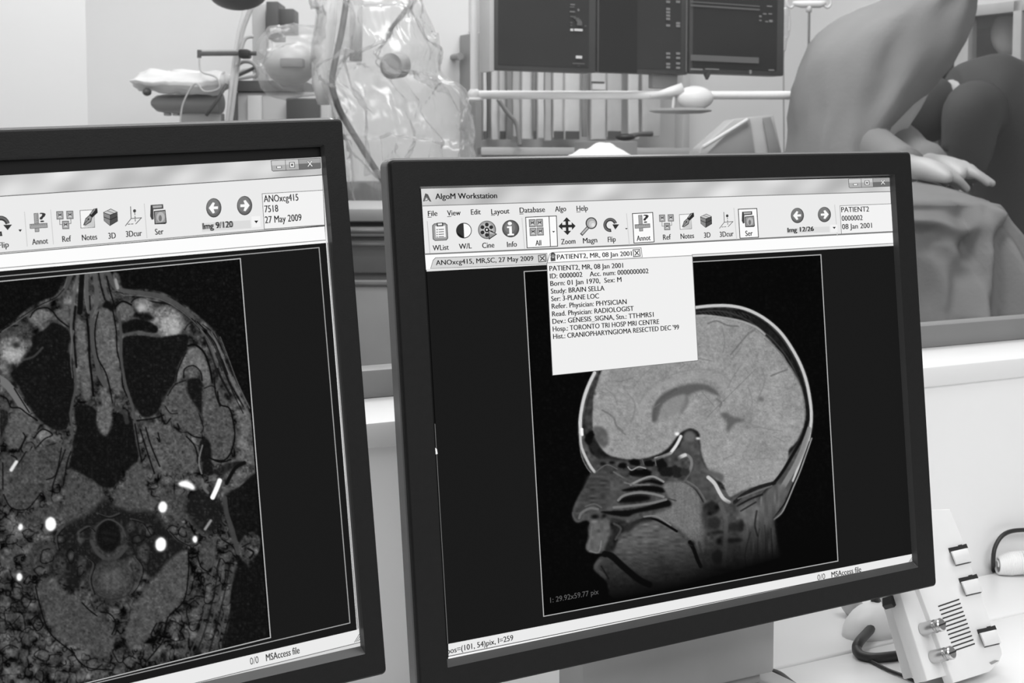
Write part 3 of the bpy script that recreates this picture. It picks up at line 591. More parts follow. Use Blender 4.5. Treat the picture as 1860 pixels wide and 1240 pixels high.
class Screen:
    """draws on the display plane of a monitor; coordinates are traced points of the lit picture"""
    def __init__(s, root, org, R, Up, N, rec):
        s.root, s.R, s.Up, s.N = root, R, Up, N; s.o = org-N*rec; s.bm = None; s.tf = (1, 0, 0)
    def S(s, x, y, lift=0): return onplane(x, y, s.o+s.N*lift, s.N)
    def px(s, x, y): k, ox, oy = s.tf; return x/k+ox, y/k+oy
    def start(s, lv=0): s.bm = nb(); s.cl = s.bm.loops.layers.float_color.new('Col'); s.l = 5e-5+lv*1.2e-4
    def lift(s): s.l += 1.5e-5; return s.l
    def face(s, pts, lum):
        try: f = s.bm.faces.new([s.bm.verts.new(p) for p in pts])
        except ValueError: return
        c = lin(lum)
        for lp in f.loops: lp[s.cl] = (c, c, c, 1)
    def poly(s, pts, lum):
        l = s.lift(); s.face([s.S(*s.px(*p), l) for p in pts], lum)
    def line(s, pts, w, lum, closed=False):
        l = s.lift(); P = [V(s.px(*p)) for p in pts]; w = w/2/s.tf[0]
        if closed: P.append(P[0])
        for a, b in zip(P, P[1:]):
            d = (b-a).normalized()*w; n = V((-d.y, d.x)); a2, b2 = a-d*.9, b+d*.9
            s.face([s.S(*q, l) for q in (a2+n, b2+n, b2-n, a2-n)], lum)
    def disc(s, c, rx, ry, lum, a0=0, a1=360, n=28):
        s.poly([(c[0]+rx*math.cos(math.radians(a0+(a1-a0)*i/n)), c[1]+ry*math.sin(math.radians(a0+(a1-a0)*i/n))) for i in range(n+(0 if a1-a0 == 360 else 1))], lum)
    def ring(s, c, rx, ry, w, lum, a0=0, a1=360, n=24):
        s.line([(c[0]+rx*math.cos(math.radians(a0+(a1-a0)*i/n)), c[1]+ry*math.sin(math.radians(a0+(a1-a0)*i/n))) for i in range(n+1)], w, lum)
    def text(s, body, p0, p1, cap, lum, bold=0.0):
        me, x0, x1, H = text_mesh(body, 0); l = s.lift()
        A = s.S(*s.px(*p0), l); B = s.S(*s.px(*p1), l)
        up = s.Up*(cap/s.tf[0]*(A-O).dot(CR[2])/F)
        vs = [s.bm.verts.new(A+(B-A)*((v.co.x-x0)/(x1-x0))+up*(v.co.y/H)) for v in me.vertices]; c = lin(lum)
        sets = [vs]
        if bold:
            sh = (B-A).normalized()*(bold*50*(A-O).dot(CR[2])/F)+s.N*8e-6
            sets.append([s.bm.verts.new(v.co+sh) for v in vs])
        for q in sets:
            for p in me.polygons:
                try: f = s.bm.faces.new([q[i] for i in p.vertices])
                except ValueError: continue
                for lp in f.loops: lp[s.cl] = (c, c, c, 1)
    def end(s, name, label=None):
        me = bpy.data.meshes.new(name); s.bm.to_mesh(me); s.bm.free(); me.materials.append(M_GLOW)
        o = put(name, me, s.root)
        if label: o['label'] = label
        return o
    def grid(s, name, quad, xs, ys, fn, lv, label=None):
        """dense lit picture: quad corners TL, TR, BR, BL; fn gives the brightness at traced points"""
        s.l = 5e-5+lv*1.2e-4
        Q = [np.array(s.S(*q, s.l)) for q in quad]
        xs = np.asarray(xs); ys = np.asarray(ys); nx, ny = len(xs), len(ys)
        u, v = np.meshgrid(xs, ys); u = u[..., None]; v = v[..., None]
        P = (Q[0]*(1-u)+Q[1]*u)*(1-v)+(Q[3]*(1-u)+Q[2]*u)*v
        q = P-np.array(O); C = [np.array(c) for c in CR]; d = q@C[2]
        lum = np.clip(fn(PX0+F*(q@C[0])/d, PY0+F*(q@C[1])/d), 0, 255)/255.
        L = np.where(lum <= .04045, lum/12.92, ((lum+.055)/1.055)**2.4)
        P = P-np.array(WL[s.root.name])
        idx = np.arange(nx*ny).reshape(ny, nx)
        F4 = np.stack([idx[:-1, :-1], idx[1:, :-1], idx[1:, 1:], idx[:-1, 1:]], -1).reshape(-1, 4)
        me = bpy.data.meshes.new(name); me.vertices.add(nx*ny); me.vertices.foreach_set('co', P.reshape(-1).astype(np.float32))
        nf = len(F4); me.loops.add(nf*4); me.polygons.add(nf); me.loops.foreach_set('vertex_index', F4.reshape(-1).astype(np.int32))
        me.polygons.foreach_set('loop_start', np.arange(0, nf*4, 4, dtype=np.int32)); me.update(calc_edges=True)
        ca = me.color_attributes.new('Col', 'FLOAT_COLOR', 'POINT'); c4 = np.ones((nx*ny, 4), np.float32); c4[:, :3] = L.reshape(-1, 1); ca.data.foreach_set('color', c4.reshape(-1))
        me.materials.append(M_GLOW)
        o = bpy.data.objects.new(name, me); COL.objects.link(o); o.parent = s.root; WL[o.name] = WL[s.root.name]
        if label: o['label'] = label
        return o
TXT = {}
def text_mesh(body, bold):
    k = (body, bold)
    if k in TXT: return TXT[k]
    def mk(b):
        c = bpy.data.curves.new('lettering', 'FONT'); c.body = b; c.resolution_u = 3; c.offset = bold; c.size = 1
        o = bpy.data.objects.new('lettering', c); COL.objects.link(o); dg = bpy.context.evaluated_depsgraph_get()
        me = bpy.data.meshes.new_from_object(o.evaluated_get(dg)); bpy.data.objects.remove(o); return me
    me = mk(body); xs = [v.co.x for v in me.vertices]; H = max(v.co.y for v in mk('H').vertices)
    TXT[k] = (me, min(xs), max(xs), H); return TXT[k]

def monitor(org, ax, opening, label, neck):
    R, Up, N = ax; rec = .0055
    c = org+R*MW/2-Up*MH-N*.06
    root = thing('monitor', label, 'monitor', V((c.x, c.y, DZ)))
    L = lambda x, y, d: org+R*x+Up*y+N*d
    q = [onplane(*p, org, N) for p in opening]
    ox1 = sum((q[i]-org).dot(R) for i in (1, 2))/2
    oy1 = (q[1]-org).dot(Up); oy0 = (q[2]-org).dot(Up); ox0 = MW-ox1
    if opening[0][0] > 0: oy1 = (oy1+(q[0]-org).dot(Up))/2; oy0 = (oy0+(q[3]-org).dot(Up))/2; ox0 = sum((q[i]-org).dot(R) for i in (0, 3))/2
    bm = nb(); out = rrect(0, MW, -MH, 0, .0032); outi = rrect(.0012, MW-.0012, -MH+.0012, -.0012, .0026); inn = rrect(ox0, ox1, oy0, oy1, .0006); pan = rrect(ox0+.0008, ox1-.0008, oy0+.0042, oy1-.0012, .0005)
    loft(bm, [[L(x, y, -.004) for x, y in out], [L(x, y, -.0012) for x, y in out], [L(x, y, 0) for x, y in outi], [L(x, y, 0) for x, y in inn]], cap=False)
    bez = part('bezel', bm, M_BEZEL, root, smooth=.35)
    bm = nb(); loft(bm, [[L(x, y, 0) for x, y in inn], [L(x, y, -rec) for x, y in pan]], cap=False); part('inner_lip', bm, M_LIP, root, 'satin inner lip around the display', smooth=.35)
    bm = nb(); b2 = rrect(.0004, MW-.0004, -MH+.0015, .0019, .006)
    loft(bm, [[L(x, y, -.0045) for x, y in rrect(.0020, MW-.0020, -MH+.003, -.0006, .004)], [L(x, y, -.0075) for x, y in b2], [L(x, y, -.0165) for x, y in b2], [L(x, y, -.018) for x, y in rrect(.002, MW-.002, -MH+.003, .0006, .006)],
              [L(x, y, -.024) for x, y in rrect(.06, MW-.06, -MH+.05, -.05, .012)], [L(x, y, -.05) for x, y in rrect(.08, MW-.08, -MH+.07, -.07, .012)]], cap=False)
    bm.faces.new([v for v in bm.verts][-24:])
    part('rear_case', bm, M_CASE, root, 'grey rear case of the monitor', smooth=.35)
    bm = nb(); vs = [bm.verts.new(L(x, y, -rec-.0006)) for x, y in ((ox0-.002, oy0-.002), (ox1+.002, oy0-.002), (ox1+.002, oy1+.002), (ox0-.002, oy1+.002))]; bm.faces.new(vs)
    r2 = bmesh.ops.extrude_face_region(bm, geom=bm.faces[:]); 
    for v in r2['geom']:
        if isinstance(v, bmesh.types.BMVert): v.co -= N*.006
    scr = part('screen', bm, M_PANEL, root, 'lit display panel', smooth=0)
    # stand: broad neck, foot
    s0, s1, t0, z0 = neck
    zt = (org-Up*MH*.45).z
    bm = nb(); box(bm, MU, (s0, t0, z0), (s1, t0+.036, zt), .003); part('stand_neck', bm, M_STAND, root, 'grey stand neck')
    bm = nb(); sm = (s0+s1)/2; box(bm, MU, (s0+.012, t0+.008, DZ+.009), (s1-.008, t0+.034, z0+.004), .002); box(bm, MU, (sm-.115, t0-.12, DZ), (sm+.115, t0+.045, DZ+.012), .005); part('stand_foot', bm, M_STAND, root)
    return root, Screen(scr, org, R, Up, N, rec)

NA = 9.43111445e-02; 
axR = axes(.518413832, .0943111445, .0132941533); orgR = V((-.0753177, .95438293, CZ-.00122778))
axL = axes(.511977476, .0823630097, .0431144338); orgL = V((-.103220328, .924734931, CZ+.0251932657))-axL[0]*MW
pA = ont(1058, 1240, .905); pB = ont(1407, 1221, .905)
neckR = (pA.dot(U), pB.dot(U), .905, pB.z)
dS = (orgL-orgR).dot(U)
rootR, SR = monitor(orgR, axR, [(762, 336), (1625, 319), (1668, 1031), (813, 1211)], 'black framed monitor at centre right showing a side view head scan', neckR)
rootL, SL = monitor(orgL, axL, [(-300, 305), (588, 262), (665, 1187), (-300, 1437)], 'black framed monitor cut off by the left edge showing a face scan', (neckR[0]+dS, neckR[1]+dS, .905, pB.z))
# ---------------- what the two displays show ----------------
def icons(s, which, T):
    """toolbar pictures shared by both displays; T maps icon name -> tf and offsets"""
    pass
def ic_thumb(s, x, y, w, h, k=-.03):
    q = lambda a, b: (x+w*a+h*b*.05, y+h*b+w*a*k)
    s.poly([q(0, 0), q(1, 0), q(1, 1), q(0, 1)], 120); s.poly([q(.12, .12), q(.88, .12), q(.88, .88), q(.12, .88)], 178)
    s.poly([q(.22, .72), q(.5, .4), q(.8, .72)], 225)
    s.poly([q(.2, .2), q(.5, .42), q(.8, .2), q(.68, .5), q(.8, .72), q(.5, .5), q(.22, .72), q(.34, .45)], 60)
def ic_ruler(s, x, y, sc=1.0):
    q = lambda pts: [(x+a*sc, y+b*sc) for a, b in pts]
    s.poly(q([(22, -2), (47, -4), (53, 98), (29, 100)]), 100); s.poly(q([(25, 1), (44, -1), (50, 95), (32, 97)]), 168)
    for i in range(5): s.line(q([(36, 8+i*10), (45, 7.5+i*10)]), 2, 90)
    s.poly(q([(0, 56), (96, 50), (98, 76), (2, 82)]), 100); s.poly(q([(3, 59), (93, 53), (95, 73), (5, 79)]), 165)
    for i in range(8): s.line(q([(12+i*11, 58-i*.7), (12.5+i*11, 66-i*.7)]), 2, 80)
    s.text('?', (x+55*sc, y+46*sc), (x+86*sc, y+44*sc), 50*sc, 60, .03)
def ic_ref(s, x, y, sc=1.0):
    q = lambda a, b: (x+a*sc, y+b*sc)
    for pts in ([(19, 44), (20, 72), (42, 71)], [(79, 40), (80, 66), (58, 68)]): s.line([q(*p) for p in pts], 3, 110)
    ic_thumb(s, x, y, 38*sc, 45*sc); ic_thumb(s, x+54*sc, y-2*sc, 38*sc, 45*sc); ic_thumb(s, x+31*sc, y+52*sc, 38*sc, 45*sc)
def ic_notes(s, x, y, sc=1.0):
    q = lambda pts: [(x+a*sc, y+b*sc) for a, b in pts]
    s.poly(q([(0, 5), (76, 1), (80, 96), (5, 100)]), 110); s.poly(q([(3, 8), (73, 4), (77, 93), (8, 97)]), 246); s.poly(q([(20, 92), (77, 30), (77, 93)]), 205)
    s.poly(q([(18, 84), (30, 48), (52, 28), (66, 40), (60, 66), (32, 84)]), 60); s.poly(q([(22, 80), (33, 51), (52, 33), (62, 42), (56, 62), (32, 80)]), 150); s.line(q([(22, 80), (46, 52)]), 3, 60); s.disc((x+46*sc, y+52*sc), 5*sc, 5*sc, 50)
    s.poly(q([(50, 28), (72, -2), (92, -6), (94, 18), (66, 44)]), 45); s.line(q([(60, 24), (78, 2)]), 6, 150)
def ic_cube(s, x, y, sc=1.0):
    q = lambda pts: [(x+a*sc, y+b*sc) for a, b in pts]
    s.poly(q([(0, 16), (38, -2), (72, 14), (74, 62), (34, 86), (3, 60)]), 40)
    s.poly(q([(3, 17), (38, 1), (69, 15), (35, 28)]), 205); s.poly(q([(2, 20), (34, 31), (34, 83), (5, 59)]), 140); s.poly(q([(37, 31), (70, 18), (71, 60), (37, 82)]), 80)
    s.line(q([(3, 40), (34, 53)]), 4, 60); s.line(q([(37, 54), (71, 38)]), 4, 45); s.line(q([(20, 9), (53, 21)]), 3, 120)
def ic_axes(s, x, y, sc=1.0):
    q = lambda pts: [(x+a*sc, y+b*sc) for a, b in pts]
    for p in ([(27, -8), (30, 54)], [(30, 54), (84, 50)], [(30, 54), (0, 92)], [(84, 50), (54, 82)]): s.line(q(p), 3.4, 70)
    s.disc((x+48*sc, y+14*sc), 8*sc, 9*sc, 70)
    for p in ([(49, 26), (50, 34)], [(50, 42), (51, 50)], [(51, 58), (52, 68)], [(14, 84), (24, 83)], [(30, 83), (40, 82)]): s.line(q(p), 3.4, 60)
def ic_series(s, x, y, sc=1.0):
    q = lambda pts: [(x+a*sc, y+b*sc) for a, b in pts]
    s.poly(q([(2, 4), (64, 0), (66, 22), (16, 26), (18, 74), (8, 78), (0, 60)]), 70); s.poly(q([(12, 8), (58, 5), (58, 16), (14, 20)]), 175)
    s.poly(q([(18, 34), (76, 28), (82, 92), (76, 98), (22, 100)]), 45); s.poly(q([(23, 38), (74, 33), (77, 90), (26, 95)]), 150)
    s.disc((x+52*sc, y+64*sc), 20*sc, 25*sc, 185); s.disc((x+50*sc, y+70*sc), 8*sc, 16*sc, 120)
def ic_arrow(s, c, rx, ry, left):
    for k, l in ((1, 70), (.93, 105), (.8, 125)): s.disc((c[0]-rx*(1-k)*.4, c[1]-ry*(1-k)*.6), rx*k, ry*k, l)
    d = -1 if left else 1; q = lambda pts: [(c[0]+d*a*rx, c[1]-d*a*rx*.04+b*ry) for a, b in pts]
    s.poly(q([(-.55, -.14), (.02, -.14), (-.14, -.5), (.12, -.58), (.66, 0), (.12, .58), (-.14, .5), (.02, .14), (-.55, .14)]), 250)
def win_buttons(s, pts, cell):
    (x0, y0), (x1, y1), (x2, y2), (x3, y3) = pts
    L = lambda a, b: ((x0+(x1-x0)*a)*(1-b)+(x3+(x2-x3)*a)*b, (y0+(y1-y0)*a)*(1-b)+(y3+(y2-y3)*a)*b)
    s.poly([L(0, 0), L(1, 0), L(1, .92), L(.98, 1), L(.03, 1), L(0, .9)], 95); s.poly([L(.012, .05), L(.285, .05), L(.285, .94), L(.03, .94), L(.012, .88)], 205); s.poly([L(.295, .05), L(.55, .05), L(.55, .94), L(.295, .94)], 205)
    s.poly([L(.012, .45), L(.285, .45), L(.285, .94), L(.03, .94), L(.012, .88)], 178); s.poly([L(.295, .45), L(.55, .45), L(.55, .94), L(.295, .94)], 178)
    s.poly([L(.56, .05), L(.99, .05), L(.99, .94), L(.56, .94)], 165); s.poly([L(.56, .45), L(.99, .45), L(.99, .94), L(.56, .94)], 112)
    s.poly([L(.1, .55), L(.21, .55), L(.21, .74), L(.1, .74)], 90); s.poly([L(.115, .58), L(.195, .58), L(.195, .71), L(.115, .71)], 250)
    s.poly([L(.365, .25), L(.475, .25), L(.475, .76), L(.365, .76)], 90); s.poly([L(.38, .3), L(.46, .3), L(.46, .71), L(.38, .71)], 240); s.poly([L(.40, .4), L(.44, .4), L(.44, .6), L(.40, .6)], 90)
    for w, l in ((cell*1.9, 70), (cell, 245)):
        s.line([L(.74, .28), L(.82, .72)], w, l); s.line([L(.82, .28), L(.74, .72)], w, l)
def title_glass(x, y):
    v = 205+12*np.sin(x*.021+y*.05)+9*np.sin(x*.043+1.3)*np.sin(y*.11+x*.01)+8*np.sin(x*.083+y*.07)
    return np.clip(v, 176, 232)
LT = 235
# --- display of the right monitor ---
s = SR
s.grid('title_bar', [(764.5, 342), (1621, 322), (1624.5, 348), (767, 374.5)], np.linspace(0, 1, 200), np.linspace(0, 1, 8), title_glass, 0, 'grey glassy title bar')
s.start(0); s.poly([(767, 374), (1624.5, 347.6), (1626, 421), (772, 462)], LT); s.line([(767, 374), (1624, 347.6)], 1.4, 130)
s.line([(776, 402), (781, 460)], 1.2, 190); s.line([(772.5, 461.5), (1147, 445), (1625, 420.6)], 2.6, 125)
for x, y in ((948, 396), (1138, 388), (1333, 378), (1516, 372)): s.line([(x, y), (x+5, y+56)], 1.2, 205)
s.end('toolbar', 'light toolbar strip of the window')
s.start(0); s.poly([(772, 462.8), (1147, 446.5), (1625.5, 422), (1627, 444.6), (774, 490)], 253); s.poly([(774.5, 489), (1626.5, 442.6), (1627, 446), (775, 493)], 228); s.line([(1257, 462.5), (1625.5, 441.6)], 1.3, 140)
s.end('tab_bar', 'white strip behind the tabs')
s.start(1); s.tf = (3.72, 680, 260)
s.poly([(378, 848), (395, 790), (412, 772), (1168, 742), (1172, 816)], 120); s.poly([(382, 845), (398, 793), (414, 776), (1166, 746), (1168, 813)], 214)
s.text('ANOxcg415, MR,SC, 27 May 2009', (416, 824), (1074, 793), 33, 34, .012)
s.line([(1108, 758), (1156, 752), (1160, 798), (1112, 802)], 5, 60, True); s.line([(1120, 765), (1150, 790)], 6, 40); s.line([(1148, 762), (1122, 792)], 6, 40); s.end('tab', 'grey tab of the other patient')
s.start(1); s.poly([(1163, 820), (1182, 748), (1200, 736), (1804, 704), (1812, 770), (1180, 806)], 120); s.poly([(1168, 816), (1186, 750), (1202, 740), (1800, 709), (1808, 768), (1180, 806)], 252)
s.disc((1207, 757), 17, 18, 70); s.poly([(1190, 770), (1222, 768), (1224, 795), (1192, 798)], 80); s.poly([(1198, 768), (1218, 766), (1208, 778)], 220); s.disc((1207, 760), 11, 10, 140)
s.text('PATIENT2, MR, 08 Jan 2001', (1234, 785), (1738, 760), 32, 34, .012)
s.line([(1748, 720), (1792, 717), (1796, 762), (1752, 766)], 5, 50, True); s.line([(1760, 728), (1786, 754)], 6, 40); s.line([(1784, 727), (1762, 756)], 6, 40); s.end('tab', 'white front tab of the shown patient')
s.start(1)
s.poly([(328, 392), (344, 338), (362, 345), (386, 396), (372, 392), (352, 362), (338, 394)], 90); s.ring((348, 378), 14, 10, 5, 120)
s.text('AlgoM Workstation', (412, 378), (828, 371), 38, 30, .016); s.end('title_text')
s.start(1)
for b, x0, y0, x1, y1 in (('File', 362, 494, 425, 490), ('View', 492, 490, 582, 486), ('Edit', 653, 483, 718, 480), ('Layout', 790, 481, 912, 474), ('Database', 982, 471, 1152, 464), ('Algo', 1221, 463, 1295, 459), ('Help', 1367, 459, 1442, 455)):
    s.text(b, (x0, y0), (x1, y1), 36, 34, .012)
for x, y in ((361, 500), (494, 496), (790, 487), (982, 478), (1367, 465)): s.line([(x, y), (x+24, y-1)], 4, 60)
s.end('menu_text')
def clip(s):
    s.poly([(390, 556), (404, 542), (478, 537), (494, 550), (499, 642), (488, 656), (410, 660), (394, 648)], 105); s.poly([(396, 558), (406, 548), (476, 544), (488, 554), (492, 640), (484, 650), (412, 654), (400, 644)], 160)
    s.poly([(411, 560), (478, 556), (483, 634), (416, 639)], 246); s.poly([(420, 538), (464, 535), (466, 560), (422, 563)], 70); s.poly([(428, 543), (456, 541), (458, 553), (430, 555)], 240)
    for i in range(4): s.disc((424, 584+i*16.5), 4, 4, 60); s.line([(436, 583+i*16.4), (468, 581+i*16.4)], 5, 90)
def wl(s):
    s.disc((605, 590), 53, 53, 60); s.disc((606, 590), 47, 47, 252); s.disc((604, 590), 49, 49, 55, 86, 268); s.disc((604, 592), 49, 46, 25, 86, 170)
def cine(s):
    s.disc((761, 585), 61, 62, 100); s.disc((760, 584), 55, 57, 165); s.disc((760, 585), 44, 45, 195)
    for i in range(6): a = math.radians(60*i+30); s.disc((760+34*math.cos(a), 585+35*math.sin(a)), 13, 13, 50)
    s.disc((760, 585), 15, 16, 35); s.disc((760, 585), 6, 7, 245)
    s.poly([(768, 582), (830, 614), (774, 652)], 40); s.poly([(774, 592), (820, 614), (778, 642)], 150); s.poly([(774, 592), (820, 614), (780, 612)], 190)
def info(s):
    for k, l in ((1, 55), (.95, 85), (.82, 105), (.62, 125)): s.disc((921-14*(1-k), 577-20*(1-k)), 58*k, 59*k, l)
    s.disc((915, 542), 14, 12, 250); s.poly([(896, 562), (928, 560), (930, 610), (944, 612), (944, 622), (900, 624), (900, 614), (912, 611), (910, 573), (896, 573)], 250)
def allb(s):
    s.line([(1022, 500), (1230, 491), (1238, 696), (1032, 707)], 5, 55, True); s.poly([(1025, 504), (1227, 495), (1234, 692), (1036, 703)], 252); s.line([(1180, 494), (1190, 698)], 5, 55)
    for x, y in ((1043, 514), (1092, 512), (1048, 573), (1097, 570)): ic_thumb(s, x, y, 46, 54)
    s.poly([(1200, 594), (1222, 593), (1211, 604)], 30)
def zoom(s):
    c = (1302, 560); q = lambda pts: [(c[0]+a+b*.05, c[1]+b-a*.02) for a, b in pts]
    s.poly(q([(0, -60), (26, -32), (9, -32), (9, -9), (32, -9), (32, -26), (58, 0), (32, 26), (32, 9), (9, 9), (9, 32), (26, 32), (0, 60), (-26, 32), (-9, 32), (-9, 9), (-32, 9), (-32, 26), (-58, 0), (-32, -26), (-32, -9), (-9, -9), (-9, -32), (-26, -32)]), 48)
def magn(s):
    s.line([(1404, 612), (1440, 572)], 22, 80); s.line([(1406, 609), (1440, 572)], 12, 185); s.disc((1466, 540), 39, 40, 70); s.disc((1466, 540), 31, 33, 175); s.disc((1472, 546), 22, 23, 205); s.disc((1478, 552), 12, 13, 230)
def flip(s):
    c = (1594, 552); P = lambda r, a: (c[0]+r*math.cos(math.radians(a)), c[1]+r*1.02*math.sin(math.radians(a)))
    A = list(range(80, 345, 12))
    s.poly([P(47, a) for a in A]+[P(25, a) for a in A[::-1]], 60); s.poly([P(43, a) for a in A[1:]]+[P(33, a) for a in A[:0:-1]], 110)
    s.poly([(1608, 548), (1654, 548), (1628, 584)], 55); s.poly([(1694, 574), (1712, 573), (1703, 583)], 35)
for fn, lab, cap, x0, y0, x1, y1 in ((clip, 'clipboard button', 'WList', 395, 726, 502, 719), (wl, 'half black circle button', 'W/L', 572, 716, 657, 710), (cine, 'film reel button', 'Cine', 729, 709, 810, 704), (info, 'round letter i button', 'Info', 897, 702, 962, 698), (allb, 'framed button of four pictures', 'All', 1089, 692, 1127, 690), (zoom, 'four way arrow button', 'Zoom', 1262, 684, 1358, 678), (magn, 'magnifier button', 'Magn', 1410, 677, 1505, 670), (flip, 'curved arrow button', 'Flip', 1578, 669, 1630, 664)):
    s.start(1); fn(s); s.text(cap, (x0, y0), (x1, y1), 36, 38, .012); s.end('toolbar_button', lab)
s.tf = (3.444, 1140, 260)
def annR(s): s.line([(30, 440), (157, 433), (166, 617), (40, 625)], 4.6, 50, True); s.poly([(33, 443), (154, 437), (162, 614), (43, 621)], 252); ic_ruler(s, 44, 452)
def serR(s): s.line([(692, 413), (808, 408), (819, 588), (703, 594)], 4.6, 50, True); s.poly([(695, 416), (805, 412), (815, 585), (706, 590)], 252); ic_series(s, 714, 425)
def iconsR(): return ((annR, 'framed ruler and question mark button', 'Annot', 57, 612, 143, 606), (lambda s: ic_ref(s, 196, 447), 'three linked pictures button', 'Ref', 222, 605, 270, 601), (lambda s: ic_notes(s, 322, 440), 'pen and page button', 'Notes', 332, 599, 415, 593), (lambda s: ic_cube(s, 454, 443), 'cube button', '3D', 478, 592, 518, 589), (lambda s: ic_axes(s, 575, 440), 'axes button', '3Dcur', 577, 587, 662, 581), (serR, 'framed stacked pictures button', 'Ser', 737, 581, 782, 578))
for fn, lab, cap, x0, y0, x1, y1 in iconsR():
    s.start(1); fn(s); s.text(cap, (x0, y0), (x1, y1), 33, 38, .012); s.end('toolbar_button', lab)
for c, l, lab in (((1062, 452), True, 'round left arrow button'), ((1231, 446), False, 'round right arrow button')):
    s.start(1); ic_arrow(s, c, 41, 48, l); s.end('toolbar_button', lab)
s.start(1); s.poly([(994, 533), (1262, 520), (1264, 556), (996, 567)], 222); s.poly([(1268, 510), (1312, 508), (1314, 556), (1270, 558)], 244); s.poly([(1282, 524), (1303, 523), (1293, 536)], 25)
s.text('Img 12/26', (1000, 558), (1162, 549), 29, 30, .035); s.end('image_counter')
s.start(1); s.line([(1328, 391), (1662, 378), (1669, 551), (1338, 567)], 3, 120, True); s.poly([(1330, 394), (1660, 381), (1666, 549), (1340, 564)], 243)
for b, x0, y0, x1, y1 in (('PATIENT2', 1337, 432, 1510, 427), ('0000002', 1340, 486, 1470, 481), ('08 Jan 2001', 1342, 538, 1528, 529)): s.text(b, (x0, y0), (x1, y1), 32, 38, .011)
s.end('patient_box')
s.start(1); win_buttons(s, [(1380, 222), (1656, 214), (1659, 270), (1384, 281)], 4); s.end('window_buttons')
s.tf = (1, 0, 0)
s.start(0); s.poly([(775, 492), (1627, 445.5), (1658.2, 1006), (814.3, 1169.5)], 25); s.end('viewer_background', 'dark grey viewer area')
sag = sagittal_scan()
s.grid('scan_image', [(952, 493), (1491, 462.5), (1522, 1018.5), (987.5, 1119)], np.linspace(0, 1, 460), np.linspace(0, 1, 540), sag.sample, 1.2, 'side view head scan')
s.start(2); s.line([(952, 493), (1491, 462.5), (1522, 1018.5), (987.5, 1119)], 1.7, 175, True); s.text('1: 29.92x59.77 pix', (999.7, 1094.5), (1087.4, 1078.5), 9.5, 92); s.end('scan_outline')
s.start(3); s.tf = (3.1, 960, 460); s.poly([(102, 52), (924, 11), (956, 604), (134, 688)], 120); s.poly([(105, 55), (921, 14), (953, 601), (137, 685)], 240)
for b, x0, y0, x1, y1 in (('PATIENT2, MR, 08 Jan 2001', 118, 99, 532, 81), ('ID: 0000002    Acc. num: 0000000002', 121, 142, 675, 112), ('Born: 01 Jan 1970,  Sex: M', 123, 184, 523, 160), ('Study: BRAIN SELLA', 126, 227, 427, 209), ('Ser: 3-PLANE LOC', 128, 270, 396, 253), ('Refer. Physician: PHYSICIAN', 131, 312, 552, 285), ('Read. Physician: RADIOLOGIST', 133, 355, 592, 323), ('Dev.: GENESIS_SIGNA, Stn.: TTHMRS1', 135, 397, 704, 357), ('Hosp.: TORONTO TRI HOSP MRI CENTRE', 137, 440, 735, 397), ("Hist.: CRANIOPHARYNGIOMA RESECTED DEC '99", 139, 482, 847, 428)):
    s.text(b, (x0, y0), (x1, y1), 28, 28, .012)
s.end('tooltip', 'white note of patient details'); s.tf = (1, 0, 0)
s.start(0); s.poly([(814.2, 1169), (1658.2, 1005.5), (1659, 1025.5), (815, 1199)], LT); s.line([(815, 1191.5), (1658.5, 1019.6)], 1.3, 60); s.line([(815, 1194.6), (1658.6, 1022.3)], 2.2, 250); s.line([(815, 1198), (1658.8, 1025)], 1.6, 70)
s.text('pos=(101, 54)pix, I=259', (812, 1187.5), (932, 1162.5), 10, 45, .011); s.text('0/0', (1485, 1053.8), (1499, 1050.7), 10, 70); s.text('MSAccess file', (1510.4, 1048.6), (1564, 1038), 10, 50, .011)
for k in (0, 3, 6): s.line([(1650+k, 1022-k*.4), (1658, 1010+k*1.2)], 1, 120)
s.end('status_bar', 'white status bar of the window')
s.start(0); s.line([(790, 770), (813.5, 1168)], 1.2, 110); s.poly([(790.5, 813), (793.5, 815), (795, 824), (791.5, 825)], 245); s.end('window_border', 'thin left border line of the window with a painted sparkle'); s.start(0); s.line([(1627, 446), (1657.6, 1004)], 2.6, 205); s.end('window_border', 'white right border line of the window')  # the small bright quad on the left border is a painted sparkle

# --- display of the left monitor ---
s = SL; s.tf = (1, 0, 0)
LE = []
for k_ in (0, 1): LE.append(proj(orgL+axL[0]*.0300-axL[1]*MH*k_-axL[2]*.0055))
def ext(p, q, x):
    # the traced line p-q run on to the left edge of the display
    (x1, y1), (x2, y2), (x3, y3), (x4, y4) = p, q, LE[0], LE[1]
    d = (x1-x2)*(y3-y4)-(y1-y2)*(x3-x4); a = x1*y2-y1*x2; b = x3*y4-y3*x4
    return ((a*(x3-x4)-(x1-x2)*b)/d, (a*(y3-y4)-(y1-y2)*b)/d)
XL = None
s.grid('title_bar', [ext((0, 318.8), (583.5, 285), XL), (583.5, 285), (585, 318), ext((0, 356.5), (585, 318), XL)], np.linspace(0, 1, 200), np.linspace(0, 1, 8), lambda x, y: title_glass(x+700, y), 0, 'grey glassy title bar')
s.start(0); s.poly([ext((0, 356.5), (584.5, 317.7), XL), (585, 317.7), (589.5, 409), ext((0, 461), (589, 409), XL)], LT)
s.line([ext((0, 356.5), (585, 317.7), XL), (585, 317.7)], 1.5, 90); s.line([ext((0, 459), (589, 407.5), XL), (589, 407.5)], 1.4, 130); s.line([ext((0, 461.5), (589, 410), XL), (589, 410)], 1.4, 70)
for x, y in ((44.5, 385), (92, 381), (262, 370)): s.line([(x, y), (x+5, y+62)], 1.3, 205)
s.end('toolbar', 'light toolbar strip of the window')
